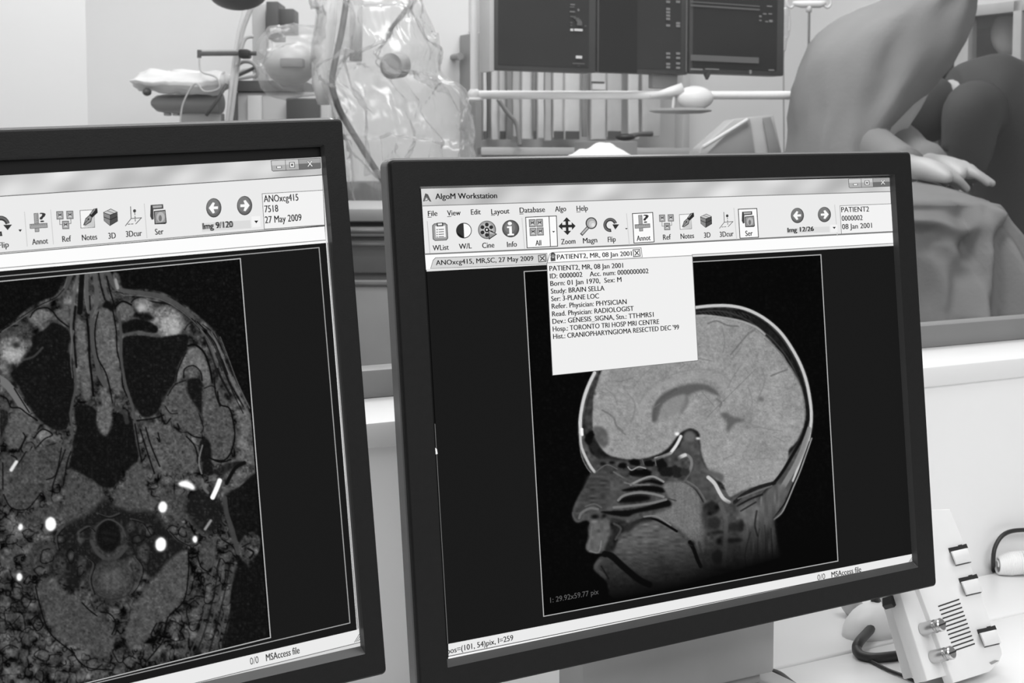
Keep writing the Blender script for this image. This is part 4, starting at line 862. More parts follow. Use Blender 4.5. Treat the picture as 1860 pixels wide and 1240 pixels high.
s.start(0); s.poly([ext((0, 462), (589, 411), XL), (589.5, 411), (592, 441), ext((0, 492.5), (592, 441), XL)], 253); s.line([ext((0, 487), (591, 436), XL), (591, 436)], 1.6, 150); s.end('tab_bar', 'white strip under the toolbar')
s.start(0); s.poly([ext((0, 492.5), (591.6, 440.5), XL), (592.3, 440.5), (650, 1143), ext((420, 1197), (649, 1143.5), XL)], 25); s.end('viewer_background', 'dark grey viewer area')
s.start(0); s.poly([(584, 285), (586.5, 285), (663, 1171), (650, 1174), (648, 1143), (592, 441)], 232)
s.line([(594.5, 441), (650.5, 1141)], 1.2, 110); s.line([(597.5, 441), (654, 1150)], 1.2, 150); s.line([(586.8, 300), (661.5, 1170)], 1.2, 120); s.end('window_border', 'white right border of the window')
def mir(x, y):
    m = 190+(y-480)*.055
    x = np.where(x < 0, 2*m-x, x)
    return x, y
axi = axial_scan()
def axs(x, y):
    x, y = mir(x, y); e = 437+(y-470)*.079
    return np.where(x > e-4, 7., axi.sample(np.minimum(x, e-3), y))
TLs, TRs, BRs = ext((0, 511), (436.5, 469.5), XL), (436.5, 469.5), (491.4, 1157.5); BLs = ext((0, 1279), (491.4, 1157.5), XL)
FR = min((s.S(-12, 512)-s.S(*TLs)).length/(s.S(*TRs)-s.S(*TLs)).length, (s.S(-12, 1282)-s.S(*BLs)).length/(s.S(*BRs)-s.S(*BLs)).length)
s.grid('scan_image', [TLs, TRs, BRs, BLs], np.concatenate([np.linspace(0, FR-.002, 130), np.linspace(FR, 1, 420)]), np.linspace(0, 1, 560), axs, 1.2, 'cross section scan of a face')
s.start(2); s.line([TLs, TRs, BRs, BLs], 1.9, 180); s.line([ext((0, 502), (579.5, 449.5), XL), (579.5, 449.5), (635.6, 1131), ext((420, 1182), (635.6, 1131), XL)], 1.7, 160); s.end('scan_outline')
s.start(0); s.poly([ext((420, 1197), (649, 1143), XL), (649, 1143), (660, 1171.5), ext((420, 1231), (660, 1171.5), XL)], LT); s.line([ext((420, 1224), (655, 1166), XL), (655, 1166)], 1.4, 110); s.poly([ext((420, 1225), (655, 1167), XL), (655, 1167), (659.5, 1171), ext((420, 1230), (659.5, 1171), XL)], 215)
s.text('0/0', (454.6, 1207), (470, 1203.3), 12.5, 60); s.text('MSAccess file', (483.5, 1200.5), (544, 1186), 12.5, 45, .011)
for k in (0, 3, 6): s.line([(644+k, 1166-k*.3), (653, 1151+k*1.6)], 1.1, 110)
s.end('status_bar', 'white status bar of the window')
s.tf = (2.735, 0, 200)
for fn, lab, cap, x0, y0, x1, y1 in ((lambda s: ic_ruler(s, 147, 514, .92), 'ruler and question mark button', 'Annot', 160, 669, 238, 662), (lambda s: ic_ref(s, 279, 502, .92), 'three linked pictures button', 'Ref', 310, 655, 353, 651), (lambda s: ic_notes(s, 396, 492, .95), 'pen and page button', 'Notes', 408, 648, 482, 642), (lambda s: ic_cube(s, 513, 491, .98), 'cube button', '3D', 539, 639, 575, 636), (lambda s: ic_axes(s, 623, 487, .95), 'axes button', '3Dcur', 626, 630, 705, 624), (lambda s: ic_series(s, 746, 467), 'stacked pictures button', 'Ser', 771, 619, 812, 616)):
    s.start(1); fn(s); s.text(cap, (x0, y0), (x1, y1), 29, 38, .012); s.end('toolbar_button', lab)
s.start(1); c = (4, 575); P = lambda r, a: (c[0]+r*math.cos(math.radians(a)), c[1]+r*1.1*math.sin(math.radians(a))); A = list(range(80, 345, 12))
s.poly([P(46, a) for a in A]+[P(25, a) for a in A[::-1]], 60); s.poly([P(42, a) for a in A[1:]]+[P(33, a) for a in A[:0:-1]], 110); s.poly([(16, 570), (60, 568), (38, 596)], 55); s.poly([(91, 593), (109, 592), (101, 605)], 35)
s.text('Flip', (-8, 687), (43, 680), 29, 38, .012); s.end('toolbar_button', 'curved arrow button')
for c, l, lab in (((1062, 485), True, 'round left arrow button'), ((1215, 474), False, 'round right arrow button')):
    s.start(1); ic_arrow(s, c, 38, 48, l); s.end('toolbar_button', lab)
s.start(1); s.poly([(1002, 562), (1244, 546), (1247, 586), (1004, 604)], 220); s.poly([(1249, 528), (1292, 526), (1295, 578), (1252, 582)], 245); s.poly([(1263, 549), (1283, 548), (1273, 562)], 25)
s.text('Img 9/120', (1007, 592), (1155, 581), 31, 30, .035); s.end('image_counter')
s.start(1); s.line([(1302, 415), (1605, 397), (1615, 571), (1313, 591)], 2.6, 110, True); s.poly([(1304, 418), (1602, 400), (1612, 568), (1315, 588)], 243)
for b, x0, y0, x1, y1 in (('ANOxcg415', 1311, 457, 1482, 449), ('7518', 1315, 508, 1382, 504), ('27 May 2009', 1317, 562, 1498, 549)): s.text(b, (x0, y0), (x1, y1), 34, 34, .011)
s.end('patient_box')
s.start(1); win_buttons(s, [(1345, 250), (1592, 236), (1596, 290), (1350, 305)], 4); s.end('window_buttons')
# ---------------- desk things ----------------
# slanted intercom beside the monitor
PH, SG = math.radians(40), math.radians(64)
DA = V((math.cos(PH), math.sin(PH), 0)); DNH = V((math.sin(PH), -math.cos(PH), 0)); DB = DNH*math.cos(SG)-Z*math.sin(SG); DN = -DA.cross(DB)
DP0 = onz(1733, 1241, DZ+.010)
def dp(x, y, l=0): return onplane(1560+x/3.647, 900+y/3.647, DP0+DN*l, DN)
dv = thing('intercom', 'white slanted desk intercom with speaker slots behind the right monitor', 'intercom', V((DP0.x, DP0.y, DZ)))
def slab(name, pts, l0, th, m, bev=.001, label=None, root=None):
    bm = nb(); prism(bm, [dp(x, y, l0) for x, y in pts], -DN*th, bev); return part(name, bm, m, root or dv, label)
slab('front_panel', [(180, 95), (420, 95), (605, 86), (690, 300), (745, 480), (810, 650), (868, 830), (945, 1010), (952, 1050), (930, 1105), (870, 1165), (628, 1241), (404, 630)], 0, .010, M_DEVICE, .0012)
slab('side_strip', [(90, 130), (270, 640), (455, 1226), (586, 1190), (398, 650), (210, 130)], -.0045, .014, M_DEVICE, .001)
slab('rear_body', [(60, 130), (300, 760), (415, 1190), (868, 1080), (840, 850), (600, 130)], -.0200, .020, M_DEVICE, .001, 'rear body')
for k in range(12):
    x, y = 527+k*9.4, 733+k*26.7
    bm = nb(); prism(bm, [dp(x, y-4.6, .0003), dp(x+138, y-52, .0003), dp(x+139, y-43, .0003), dp(x+1, y+4.2, .0003)], -DN*.0003); part('speaker_slot', bm, M_BLACK, dv, smooth=0)
for x, y in ((600, 345), (668, 545), (790, 885)):
    bm = nb(); q = lambda a, b, l: dp(x+a, y+b, l)
    rings = []
    for t in np.linspace(0, 1, 7):
        h = .002+.006*math.sin(math.pi*(.15+.75*t)); a, b = 8+34*t, 26+86*t
        rings.append([q(a, b, 0), q(a+112, b-24, 0), q(a+112, b-24, h*.6), q(a+104, b-24, h), q(a+8, b-2, h), q(a, b, h*.6)])
    loft(bm, rings); kb = part('key', bm, M_DEVICE, dv)
    bm = nb(); prism(bm, [q(0, 0, .0016), q(66, -14, .0016), q(66, -20, .0016), q(84, -24, .0016), q(84, -18, .0016), q(112, -28, .0016), q(124, 0, .0016), q(10, 30, .0016)], -DN*.0015); part('key_well', bm, M_BLACK, kb, 'dark end of the key', smooth=0)
    bm = nb(); prism(bm, [q(42, 116, .0004), q(144, 92, .0004), q(145, 97, .0004), q(43, 121, .0004)], -DN*.0003); part('key_gap', bm, M_BLACK, kb, smooth=0)
for x, y, hx, hy in ((425, 885, 497, 862), (492, 1068, 560, 1044)):
    a = dp(x, y, -.004); b = dp(hx, hy, -.004)
    ax_ = DN; bm = nb()
    tube(bm, [a, a+ax_*.0132], .0056, 24); tube(bm, [a+ax_*.0128, a+ax_*.0150, a+ax_*.0165, a+ax_*.0195, a+ax_*.0205], [.0046, .0046, .0056, .0056, .0046], 24); sc = part('knob', bm, M_CHROME, dv, 'chrome screw knob', smooth=.5)
    bm = nb(); e = a+ax_*.0206; box(bm, frame(e, DA, DB, DN), (-.0048, -.0006, -.0008), (.0048, .0006, .0003)); part('screw_slot', bm, M_BLACK, sc, smooth=0)
slab('mark', [(866, 1105), (900, 1088), (930, 1092), (880, 1118)], .0004, .0003, M_MID, 0)
bm = nb(); prism(bm, [dp(215, 660, -.012), dp(240, 660, -.012), dp(250, 720, -.012), dp(236, 738, -.012), dp(216, 715, -.012)], -DN*.01); part('clip', bm, M_BLACK, dv, 'black clip on the side', smooth=0)
# cables
def cable(name, pts, r, m, label, ct='cable', sm=8, seg=10, group=None):
    bm = nb(); tube(bm, pts, r, seg, sm); return solo(name, bm, m, label, ct, group, smooth=4)
c8 = lambda x, y: (1400+x/6.888, 1060+y/6.888)
dz = lambda x, y, r: onz(*c8(x, y), DZ+r)
def at(x, y, t): return ont(*c8(x, y), t)
cable('cable', [at(1300, 150, .985), at(1320, 300, .985), at(1310, 430, .98), at(1250, 560, .97), at(1110, 720, .95), dz(1075, 820, .006), dz(1140, 900, .004), dz(1300, 925, .004), dz(1480, 910, .004), dz(1680, 885, .004)], .0045, M_BLACK, 'thick black cable looped under the right monitor beside the intercom', 'cable')
cable('cable', [dz(1150, 915, .002), dz(1300, 990, .002), dz(1480, 1080, .002), dz(1660, 1150, .002), dz(1900, 1270, .002)], .0016, M_BLACK, 'thin black wire running along the desk towards the intercom foot', 'cable')
cable('cable', [at(1310, 170, 1.0), at(1400, 280, 1.0), at(1470, 360, .995), at(1540, 470, .99)], .005, M_BLACK, 'short black cable slanting into the back of the intercom', 'cable')
cable('hose', [at(960, 180, 1.03), at(1040, 300, 1.03), at(1180, 440, 1.02), at(1400, 590, .99), at(1500, 640, .98)], .0100, M_PALE, 'pale grey hose bending down behind the right monitor', 'hose', seg=14)
cable('cable', [onz(1390, 1222, DZ+.0045), onz(1412, 1226, DZ+.0045), onz(1440, 1247, DZ+.0045), onz(1500, 1290, DZ+.0045)], .0045, M_BLACK, 'black cable coming out from under the monitor stand', 'cable')
bm = nb(); c = dz(1470, 690, .0)+W*.02; ball(bm, V((c.x, c.y, DZ)), .034, .022, .030, MU.to_3x3().to_4x4(), 20)
for v in bm.verts: v.co.z = max(v.co.z, DZ)
solo('cable_cover', bm, M_DEVICE, 'rounded white cover on the desk behind the intercom', 'cable cover', smooth=4)
k9 = lambda x, y: (1560+x/3.647, 900+y/3.647)
tw = TW-.012
cable('cable', [onz(*k9(893, 497), DZ+.0), ont(*k9(890, 420), tw), ont(*k9(903, 340), tw), ont(*k9(945, 270), tw), ont(*k9(1010, 235), tw), ont(*k9(1120, 226), tw), ont(*k9(1300, 230), tw)], .0024, M_BLACK, 'black cable arching over the coiled white cord by the wall', 'cable')
bm = nb(); P = []
d0 = (onz(1813, 1024, DZ+.012)-O).dot(CR[2])
A0, A1, A2, A3 = G(1813, 1024, d0), G(1832, 1019, d0), G(1862, 1017, d0), G(1935, 1018, d0)
for p, zz_ in ((A0, .010), (A1, .012), (A2, .0135), (A3, .0135)): p.z = DZ+zz_
axis = cat([A0, A1, A2, A3], 30); n = len(axis); turns = 24
for i in range(n*6):
    q = i/6; k = min(int(q), n-2); a = axis[k].lerp(axis[k+1], q-k); t = (axis[min(k+1, n-1)]-axis[k]).normalized(); b = t.cross(Z).normalized(); ph = i/(n*6)*turns*2*math.pi
    P.append(a+(b*math.cos(ph)+Z*math.sin(ph))*(.008+.0036*min(1, i/200))*min(1, .3+i/20))
tube(bm, P, .0015, 8); solo('coiled_cord', bm, M_WHITE, 'white coiled telephone cord lying on the desk by the wall', 'cord', smooth=4)

# ---------------- exam room ----------------
VW = Matrix((U, W, Z)).transposed().to_4x4()
def pxs(d): return d/F
# surgical lamp
p = G(432, -14, 3.6); lp = thing('surgical_lamp', 'dark round lamp head hanging at the top left of the window', 'lamp', p)
bm = nb(); ball(bm, p, .074, .074, .045, None, 28); part('lamp_head', bm, M_DGREY, lp, smooth=4)
bm = nb(); tube(bm, [p+Z*.03, p+Z*.3, p+Z*.34+U*.3, p+Z*1.0+U*.3], .018, 12); part('arm', bm, M_PALE, lp, smooth=.8)
# wall fittings
for i, (x, y, r, lab) in enumerate(((822, 104, 7, 'small grey knob on the wall beside the white pole'), (846, 105, 5.5, 'small dark knob on the wall touching the white pole'))):
    d = 4.9; bm = nb(); c = ont(x, y, TE); tube(bm, [c, c-W*.02, c-W*.06], [r*d/F*.8, r*d/F], 14); solo('wall_knob', bm, M_MID if i == 0 else M_DGREY, lab, 'knob', 'knobs on the far wall')
# cart with the arm board at the left
D1 = 4.0; g = lambda x, y, d=D1: G(x, y, d)
X, Y_ = V((1, 0, 0)), V((0, 1, 0))
def xbox(bm, x0, x1, y0, y1, d, th, bev=.003):
    a = G(x0, y1, d); b = G(x1, y0, d); m = Matrix.Identity(4); box(bm, m, (a.x, a.y, .07 if y1 == 420 else a.z), (b.x, a.y+th, b.z), bev)
ct = thing('equipment_cart', 'grey equipment cart with white tubes at the left of the window', 'cart', V((g(490, 400).x, g(490, 400).y+.15, 0)))
bm = nb(); xbox(bm, 418, 600, 168, 420, D1+.02, .30, .008); part('body', bm, M_PALE, ct)
bm = nb(); xbox(bm, 425, 552, 146, 166, D1-.02, .36, .004); part('top_plate', bm, M_DGREY, ct, 'dark top plate')
bm = nb(); xbox(bm, 452, 478, 174, 420, D1-.0, .03, .003); part('side_panel', bm, mat('cart_light', .62, .4), ct, 'light front panel')
bm = nb(); xbox(bm, 424, 433, 168, 420, D1-.0, .03, .003); part('edge_post', bm, M_DGREY, ct)
fp = (lambda m: (xbox(m, 522, 582, 179, 420, D1-.015, .05, .004), part('front_box', m, mat('cart_dark', .06, .4), ct, 'dark front box'))[1])(nb())
bm = nb(); ball(bm, g(551, 195, D1-.018), .016, .004, .009); xbox(bm, 533, 570, 207, 212, D1-.02, .006, .001); part('emblem', bm, M_WHITE, fp, 'white bowl mark', smooth=4)
bm = nb(); xbox(bm, 459, 484, 8, 150, D1+.2, .05, .003); part('column', bm, M_PALE, ct)
bm = nb(); xbox(bm, 484, 506, 3, 70, D1+.12, .14, .003); xbox(bm, 506, 534, 16, 60, D1+.14, .1, .003); dm = part('rear_unit', bm, M_DGREY, ct, 'dark unit behind the column')
bm = nb(); xbox(bm, 490, 510, 51, 58, D1+.11, .02, .002); part('unit_label', bm, M_WHITE, dm)
for i, pts in enumerate(([(452, -10), (446, 20), (436, 60), (428, 110), (422, 160), (414, 240)], [(458, 12), (440, 60), (432, 120), (418, 230)], [(460, 66), (446, 70), (438, 90), (430, 120)])):
    bm = nb(); tube(bm, [g(x, y, D1-.05-.02*i) for x, y in pts], (.0095, .006, .005)[i], 8, 6); part('hose', bm, M_WHITE if i < 1 else M_PALE, ct, smooth=4)
for i, pts in enumerate(([(428, 140), (432, 120), (444, 112), (460, 116), (468, 132), (462, 142)], [(430, 138), (448, 130), (464, 122)], [(424, 144), (446, 141), (470, 136)], [(432, 134), (440, 128), (456, 126), (470, 130)])):
    bm = nb(); tube(bm, [g(x, y, D1-.03+.02*i) for x, y in pts], .005, 8, 6); part('lead', bm, (M_MID, M_DGREY, M_WHITE, M_PALE)[i], ct, smooth=4)
for wx, wy in ((426, .05), (590, .05), (426, .27), (590, .27)):
    bm = nb(); q = G(wx, 300, D1+.02); ball(bm, V((q.x, q.y+wy, .036)), .018, .036, .036); part('wheel', bm, M_BLACK, ct, smooth=4)
sr = thing('side_rail', 'dark horizontal rail with a black clamp above the white padded board', 'rail', g(414, 97, D1-.09))
bm = nb(); xbox(bm, 432, 452, 89, 105, D1-.12, .05, .006); part('clamp', bm, M_BLACK, sr, 'black clamp')
bm = nb(); tube(bm, [g(362, 98, D1-.09), g(466, 97, D1-.09)], .006, 10); tube(bm, [g(362, 91, D1-.09), g(362, 105, D1-.09)], .006, 8); part('bar', bm, M_DGREY, sr)
bm = nb(); tube(bm, [g(366, 93, D1-.08), g(430, 92.5, D1-.08)], .005, 10); part('upper_bar', bm, M_PALE, sr)
ab = thing('arm_board', 'white padded board stretching left from the equipment cart', 'arm board', V((g(330, 400).x, g(330, 400).y+.05, 0)))
bm = nb(); rg = []
for x, yc, h in ((246, 150, 6), (252, 150, 14), (275, 148, 18), (310, 150, 20), (350, 151, 21), (396, 149, 21), (410, 147, 19)):
    rg.append([g(x, yc+h*math.sin(t), D1-.05)+Y_*(.07*math.cos(t)) for t in np.linspace(0, 2*math.pi, 16, endpoint=False)])
loft(bm, rg); bmesh.ops.subdivide_edges(bm, edges=bm.edges[:], cuts=3, use_grid_fill=True); wob(bm, .010, 14); wob(bm, .006, 40); part('pad', bm, M_PAPER, ab, smooth=4)
bm = nb(); tube(bm, [g(310, 132, D1-.06), g(330, 133, D1-.06), g(395, 138, D1-.06)], [.008, .012, .008], 10); part('fold', bm, M_PAPER, ab, smooth=4)
bm = nb(); ball(bm, g(267, 167, D1-.1), .012, .02, .011); part('strap', bm, M_DGREY, ab, smooth=4)
bm = nb(); rg = []
for x, yc, h in ((283, 188, 10), (288, 188, 15), (300, 188, 17), (350, 188, 18), (402, 187, 19)):
    rg.append([g(x, yc+h*math.sin(t), D1+.02)+Y_*(.06*math.cos(t)) for t in np.linspace(0, 2*math.pi, 16, endpoint=False)])
loft(bm, rg); part('lower_pad', bm, M_MID, ab, 'grey pad under the board', smooth=.9)
bm = nb()
for x in (302, 318, 334, 352, 368, 392): xbox(bm, x-5, x+6, 203, 210, D1+.02, .03, .002)
xbox(bm, 330, 405, 206, 420, D1+.04, .05, .002); part('support', bm, M_PALE, ab)
bm = nb(); tube(bm, [g(412, 152, D1-.12), g(396, 180, D1-.12), g(374, 210, D1-.12)], .005, 8); part('lead', bm, M_DGREY, ab, smooth=4)
bm = nb(); tube(bm, [g(362, 106, D1-.12), g(366, 130, D1-.12), g(392, 140, D1-.14), g(398, 160, D1-.14), g(372, 166, D1-.14), g(354, 152, D1-.13), g(332, 190, D1-.13), g(326, 240, D1-.13)], .0025, 6, 8); part('tube', bm, M_PALE, ab, smooth=4)

cs_ = [V(((v_[0]-.5)*1.0, (v_[1]-.5)*.6, (v_[2]-.5)*1.2)) for v_ in np.random.RandomState(3).rand(150, 3)]
cn_ = [V(tuple(v_)).normalized() for v_ in np.random.RandomState(4).randn(150, 3)]
def crumple(bm, org, amp, k=1.0):
    # flat facets meeting in sharp creases: each point takes the height of its nearest random facet plane
    for v in bm.verts:
        p_ = (v.co-org)*k; best = min(range(150), key=lambda i_: (p_-cs_[i_]).length_squared)
        d_ = (p_-cs_[best]).dot(cn_[best]); v.co += V((cn_[best].x*.35, cn_[best].y, cn_[best].z*.35))*(d_*amp/k)
# x-ray arm wrapped in clear plastic
D2 = 3.3; h = lambda x, y, d=D2: G(x, y, d)
xa = thing('x_ray_arm', 'x-ray arm standing in the middle under a clear plastic cover', 'x-ray machine', V((h(680, 500).x, h(680, 500).y+.1, 0)))
bm = nb(); tube(bm, [h(632, -20), h(628, 10), h(620, 60), h(608, 115), h(603, 150), h(610, 182), h(622, 210), h(650, 256), h(676, 298), h(700, 334)], .0075, 12, 5); part('rim', bm, mat('rim_grey', .09, .35), xa, 'dark curved rim', smooth=4)
bm = nb(); rg = []
for x, y, a in ((596, -20, .022), (592, 40, .026), (585, 90, .026), (582, 150, .02), (588, 190, .014)):
    rg.append([h(x, y, D2+.05)+X*(a*math.cos(t))+Y_*(.03*math.sin(t)) for t in np.linspace(0, 2*math.pi, 14, endpoint=False)])
loft(bm, rg); part('arm_cover', bm, M_WHITE, xa, 'white band of the arm', smooth=4)
bm = nb(); tube(bm, [h(648, -30, D2+.2), h(646, 110, D2+.2)], .016, 14); part('inner_post', bm, M_PALE, xa, smooth=4)
c0 = h(726, 118, D2+.02); c1 = h(710, 120, D2-.01)
bm = nb(); tube(bm, [c0+Y_*.01, c0, c1, c1-Y_*.004], [.022, .030, .030, .020], 18); part('knob', bm, M_MID, xa, 'grey round knob inside the cover', smooth=.7)
bm = nb(); ball(bm, h(528, 118, D2+.14), .062, .09, .05); part('detector', bm, M_PALE, xa, smooth=4)
bm = nb(); xbox(bm, 508, 550, 105, 122, D2+.04, .05, .004); part('detector_label', bm, M_MID, xa)
bm = nb(); rg = []; DCOV = 1
for x, y, rx, ry, rz in ((474, 106, .01, .02, .02), (480, 108, .01, .06, .055), (498, 108, .01, .09, .082), (530, 112, .01, .10, .088), (565, 112, .01, .10, .085), (588, 110, .01, .09, .08)):
    rg.append([h(x, y, D2+.10)+Y_*(ry*math.cos(t))+Z*(rz*math.sin(t))+X*(.012*math.sin(5*t)) for t in np.linspace(0, 2*math.pi, 30, endpoint=False)])
loft(bm, rg, cap=False); bmesh.ops.subdivide_edges(bm, edges=bm.edges[:], cuts=2, use_grid_fill=True); crumple(bm, h(528, 110)+V((.1, 0, .1)), .4, 2.2); wob(bm, .006, 22, 3); wob(bm, .003, 60, 5); part('detector_cover', bm, M_DRAPE, xa, 'clear plastic bag over the detector', smooth=4)
bm = nb(); rg = []
prof = ((-40, 585, 760, .10), (20, 588, 778, .14), (60, 584, 790, .15), (100, 588, 806, .16), (135, 590, 802, .16), (170, 590, 842, .15), (200, 602, 850, .14), (235, 612, 860, .13), (262, 622, 856, .13), (290, 630, 862, .13), (320, 634, 850, .13), (360, 634, 830, .12), (400, 650, 800, .10))
for y, x0, x1, ry in prof:
    a = h(x0, y); b = h(x1, y); c = (a+b)/2; rx = (b.x-a.x)/2; ring = []
    for t in np.linspace(0, 2*math.pi, 72, endpoint=False):
        k = 1+.04*math.sin(7*t+y*.02)+.03*math.sin(13*t-y*.03)
        ring.append(c+X*(rx*math.cos(t)*min(k, 1.02))+Y_*(ry*math.sin(t)*k))
    rg.append(ring)
loft(bm, rg, cap=False); bmesh.ops.subdivide_edges(bm, edges=bm.edges[:], cuts=4, use_grid_fill=True)
crumple(bm, h(720, 180), .55); crumple(bm, h(700, 150)+V((.3, .1, .2)), .4, 1.9); crumple(bm, h(740, 150)+V((.05, .1, -.1)), .5, 3.4); wob(bm, .012, 9, 1); wob(bm, .004, 40, 7)
for _ in range(1): bmesh.ops.smooth_vert(bm, verts=bm.verts[:], factor=.5, use_axis_x=True, use_axis_y=True, use_axis_z=True)
part('plastic_cover', bm, M_DRAPE, xa, 'clear crumpled plastic cover', smooth=4)
bm = nb(); rg = []
for y, w_ in ((330, 30), (345, 60), (372, 75), (400, 70), (430, 50)):
    rg.append([h(668, y, D2+.1)+X*(w_*1.6*D2/F*math.cos(t))+Y_*(.14*math.sin(t)) for t in np.linspace(0, 2*math.pi, 20, endpoint=False)])
loft(bm, rg); part('lower_housing', bm, M_DGREY, xa, 'dark lower housing', smooth=.9)
bm = nb(); tube(bm, [h(668, 420, D2+.1), V((h(668, 420, D2+.1).x, h(668, 420, D2+.1).y, .1))], .07, 18); box(bm, Matrix.Translation(V((h(668, 420).x, h(668, 420).y+.1, 0))), (-.3, -.25, 0), (.3, .25, .12), .02); part('base', bm, M_MID, xa)
# trolley seen between the two monitors
D3 = 2.5; tr = thing('trolley', 'grey trolley with drawers seen low between the two monitors', 'trolley', V((G(660, 500, D3).x, G(660, 500, D3).y+.2, 0)))
bm = nb(); xbox(bm, 560, 760, 378, 403, D3-.02, .45, .006); part('top', bm, M_MID, tr)
a = G(560, 410, D3); b = G(760, 410, D3)
bm = nb(); box(bm, Matrix.Identity(4), (a.x+.01, a.y, .08), (b.x-.01, a.y+.4, a.z), .005); part('body', bm, mat('trolley_grey', .13, .5), tr)
for y0, y1, m in ((412, 430, M_MID), (436, 496, M_DGREY), (508, 700, M_MID)):
    bm = nb(); xbox(bm, 566, 752, y0, y1, D3-.012, .02, .003); dr = part('drawer', bm, m, tr)
    bm = nb(); p0 = G(600, y0+8, D3-.03); tube(bm, [p0, p0+X*.12], .004, 8); part('handle', bm, M_DGREY, dr, smooth=4)
for sx in (.05, .95):
    bm = nb(); q = a.lerp(b, sx); ball(bm, V((q.x, q.y+.06, .04)), .02, .04, .04); part('wheel', bm, M_BLACK, tr, smooth=4)

# ceiling boom: white pole with horizontal bar
p0 = G(861, 172, 3.55); tB = p0.dot(W)
bo = thing('ceiling_boom', 'white pole coming down from the ceiling and turning into a horizontal bar', 'boom', V((p0.x, p0.y, p0.z)))
bm = nb(); tube(bm, [p0, V((p0.x, p0.y, 2.9))], .0095, 16); tube(bm, [G(861, 58, 3.55), V((p0.x, p0.y, 2.9))], .0135, 16); part('pole', bm, M_WHITE, bo)
p1 = G(1445, 173, 3.55)
bm = nb(); tube(bm, [p0, p1], .0105, 16); part('bar', bm, M_WHITE, bo)
bm = nb(); ball(bm, p0, .0165); ball(bm, p0-Z*.012, .022, .02, .007); part('elbow', bm, M_WHITE, bo, smooth=4)
hd_ = thing('bar_handle', 'pale oval handle clipped on the white horizontal bar', 'handle', G(1259, 203, 3.53))
bm = nb(); ball(bm, G(1262, 178, 3.54), .047, .03, .030, None, 24); part('grip', bm, M_WHITE, hd_, smooth=4)
bm = nb(); tube(bm, [G(1182, 174, 3.53), G(1216, 167, 3.53), G(1240, 160, 3.53)], [.005, .012, .014], 12); part('sleeve', bm, M_WHITE, hd_, smooth=4)
bm = nb(); rg = [[G(x, 201, 3.5)+Y_*(k*math.cos(t))+Z*(hh*math.sin(t)) for t in np.linspace(0, 2*math.pi, 14, endpoint=False)] for x, k, hh in ((1180, .01, .002), (1192, .04, .006), (1240, .05, .008), (1275, .04, .007), (1292, .01, .002))]
loft(bm, rg); part('tray', bm, M_MID, hd_, 'grey tray under the handle', smooth=.9)
bm = nb(); tube(bm, [G(1224, 176, 3.53), G(1222, 200, 3.52)], .004, 8); part('hanger', bm, M_PALE, hd_)
# bank of hanging screens
tK = G(898, 127, 3.3).dot(W)
kb = thing('screen_bank', 'row of dark hanging screens at the top centre of the window', 'screen bank', ont(1150, 128, tK+.05))
def kbox(bm, x0, x1, ytop, ybot, dt, th, bev=.002):
    a = ont(x0, ybot, tK); b = ont(x1, ybot, tK); z1 = ont(x0, ytop, tK).z; z0 = (a.z+b.z)/2
    box(bm, MU, (a.dot(U), tK+dt, z0), (b.dot(U), tK+dt+th, z1), bev)
M_SB = mat('screen_frame', .075, .45)
for x0, x1, yb, m in ((891, 1083, 129, M_SCREEN2), (1085, 1250, 133, M_SCREEN2), (1252, 1424, 135, mat('third_screen', .024, .35))):
    bm = nb(); kbox(bm, x0, x1, -140, yb, 0, .05, .004); sd = part('display', bm, M_SB, kb)
    bm = nb(); kbox(bm, x0+14 if x0 < 1000 else x0+6, x1-14, -130, yb-9, -.002, .004, .0005); part('display_glass', bm, m, sd, smooth=0)
bm = nb(); kbox(bm, 1088, 1156, -130, 132, -.003, .004, .0005); part('dark_strip', bm, mat('dark_strip', .02, .4), kb, 'darker left part of the middle screen', smooth=0)
bm = nb(); kbox(bm, 888, 896, -140, 130, -.004, .05, .001); part('side_edge', bm, M_PALE, kb, 'pale left edge')
def marks(root, name, rects, m, label=None):
    for x0, y0, x1, y1 in rects:
        bm = nb(); a = ont(x0, y1, tK-.0045); b = ont(x1, y1, tK-.0045); c_ = ont(x0, y0, tK-.0045)
        box(bm, MU, (a.dot(U), tK-.0052, a.z), (b.dot(U), tK-.0045, c_.z)); part(name, bm, m, root, label, smooth=0)
def lit(name, lum):
    m = bpy.data.materials.new(name); m.use_nodes = True; b = m.node_tree.nodes['Principled BSDF']; nz = m.node_tree.nodes.new('ShaderNodeTexNoise'); nz.inputs['Scale'].default_value = 120
    b.inputs['Base Color'].default_value = (.02,)*3+(1,); b.inputs['Emission Color'].default_value = (1, 1, 1, 1)
    mm = m.node_tree.nodes.new('ShaderNodeMath'); mm.operation = 'MULTIPLY_ADD'; mm.inputs[1].default_value = lin(lum)*.5; mm.inputs[2].default_value = lin(lum)*.75; m.node_tree.links.new(nz.outputs['Fac'], mm.inputs[0]); m.node_tree.links.new(mm.outputs[0], b.inputs['Emission Strength']); return m
M_LIT, M_LITD, M_LITG = lit('lit_marks', 205), lit('dim_marks', 120), lit('faint_marks', 88)
marks(kb, 'screen_mark', [(1036, 7, 1044, 9), (1035, 12, 1043, 13), (1049, 16, 1052, 20), (1035, 20, 1044, 22)], M_LITD)
marks(kb, 'screen_mark', [(1036, 29, 1046, 31), (1042, 32, 1052, 34), (1046, 35, 1055, 38), (1048, 38, 1057, 46), (1036, 40, 1040, 42), (1036, 45, 1039, 47), (1062, 46, 1065, 48), (1040, 114, 1062, 116), (1049, 119, 1053, 120)], M_LITG)
marks(kb, 'screen_mark', [(1036, 52, 1041, 56), (1043, 52, 1058, 56), (1046, 101, 1057, 106)], M_LIT, 'bright reading on the first screen')
R2 = []
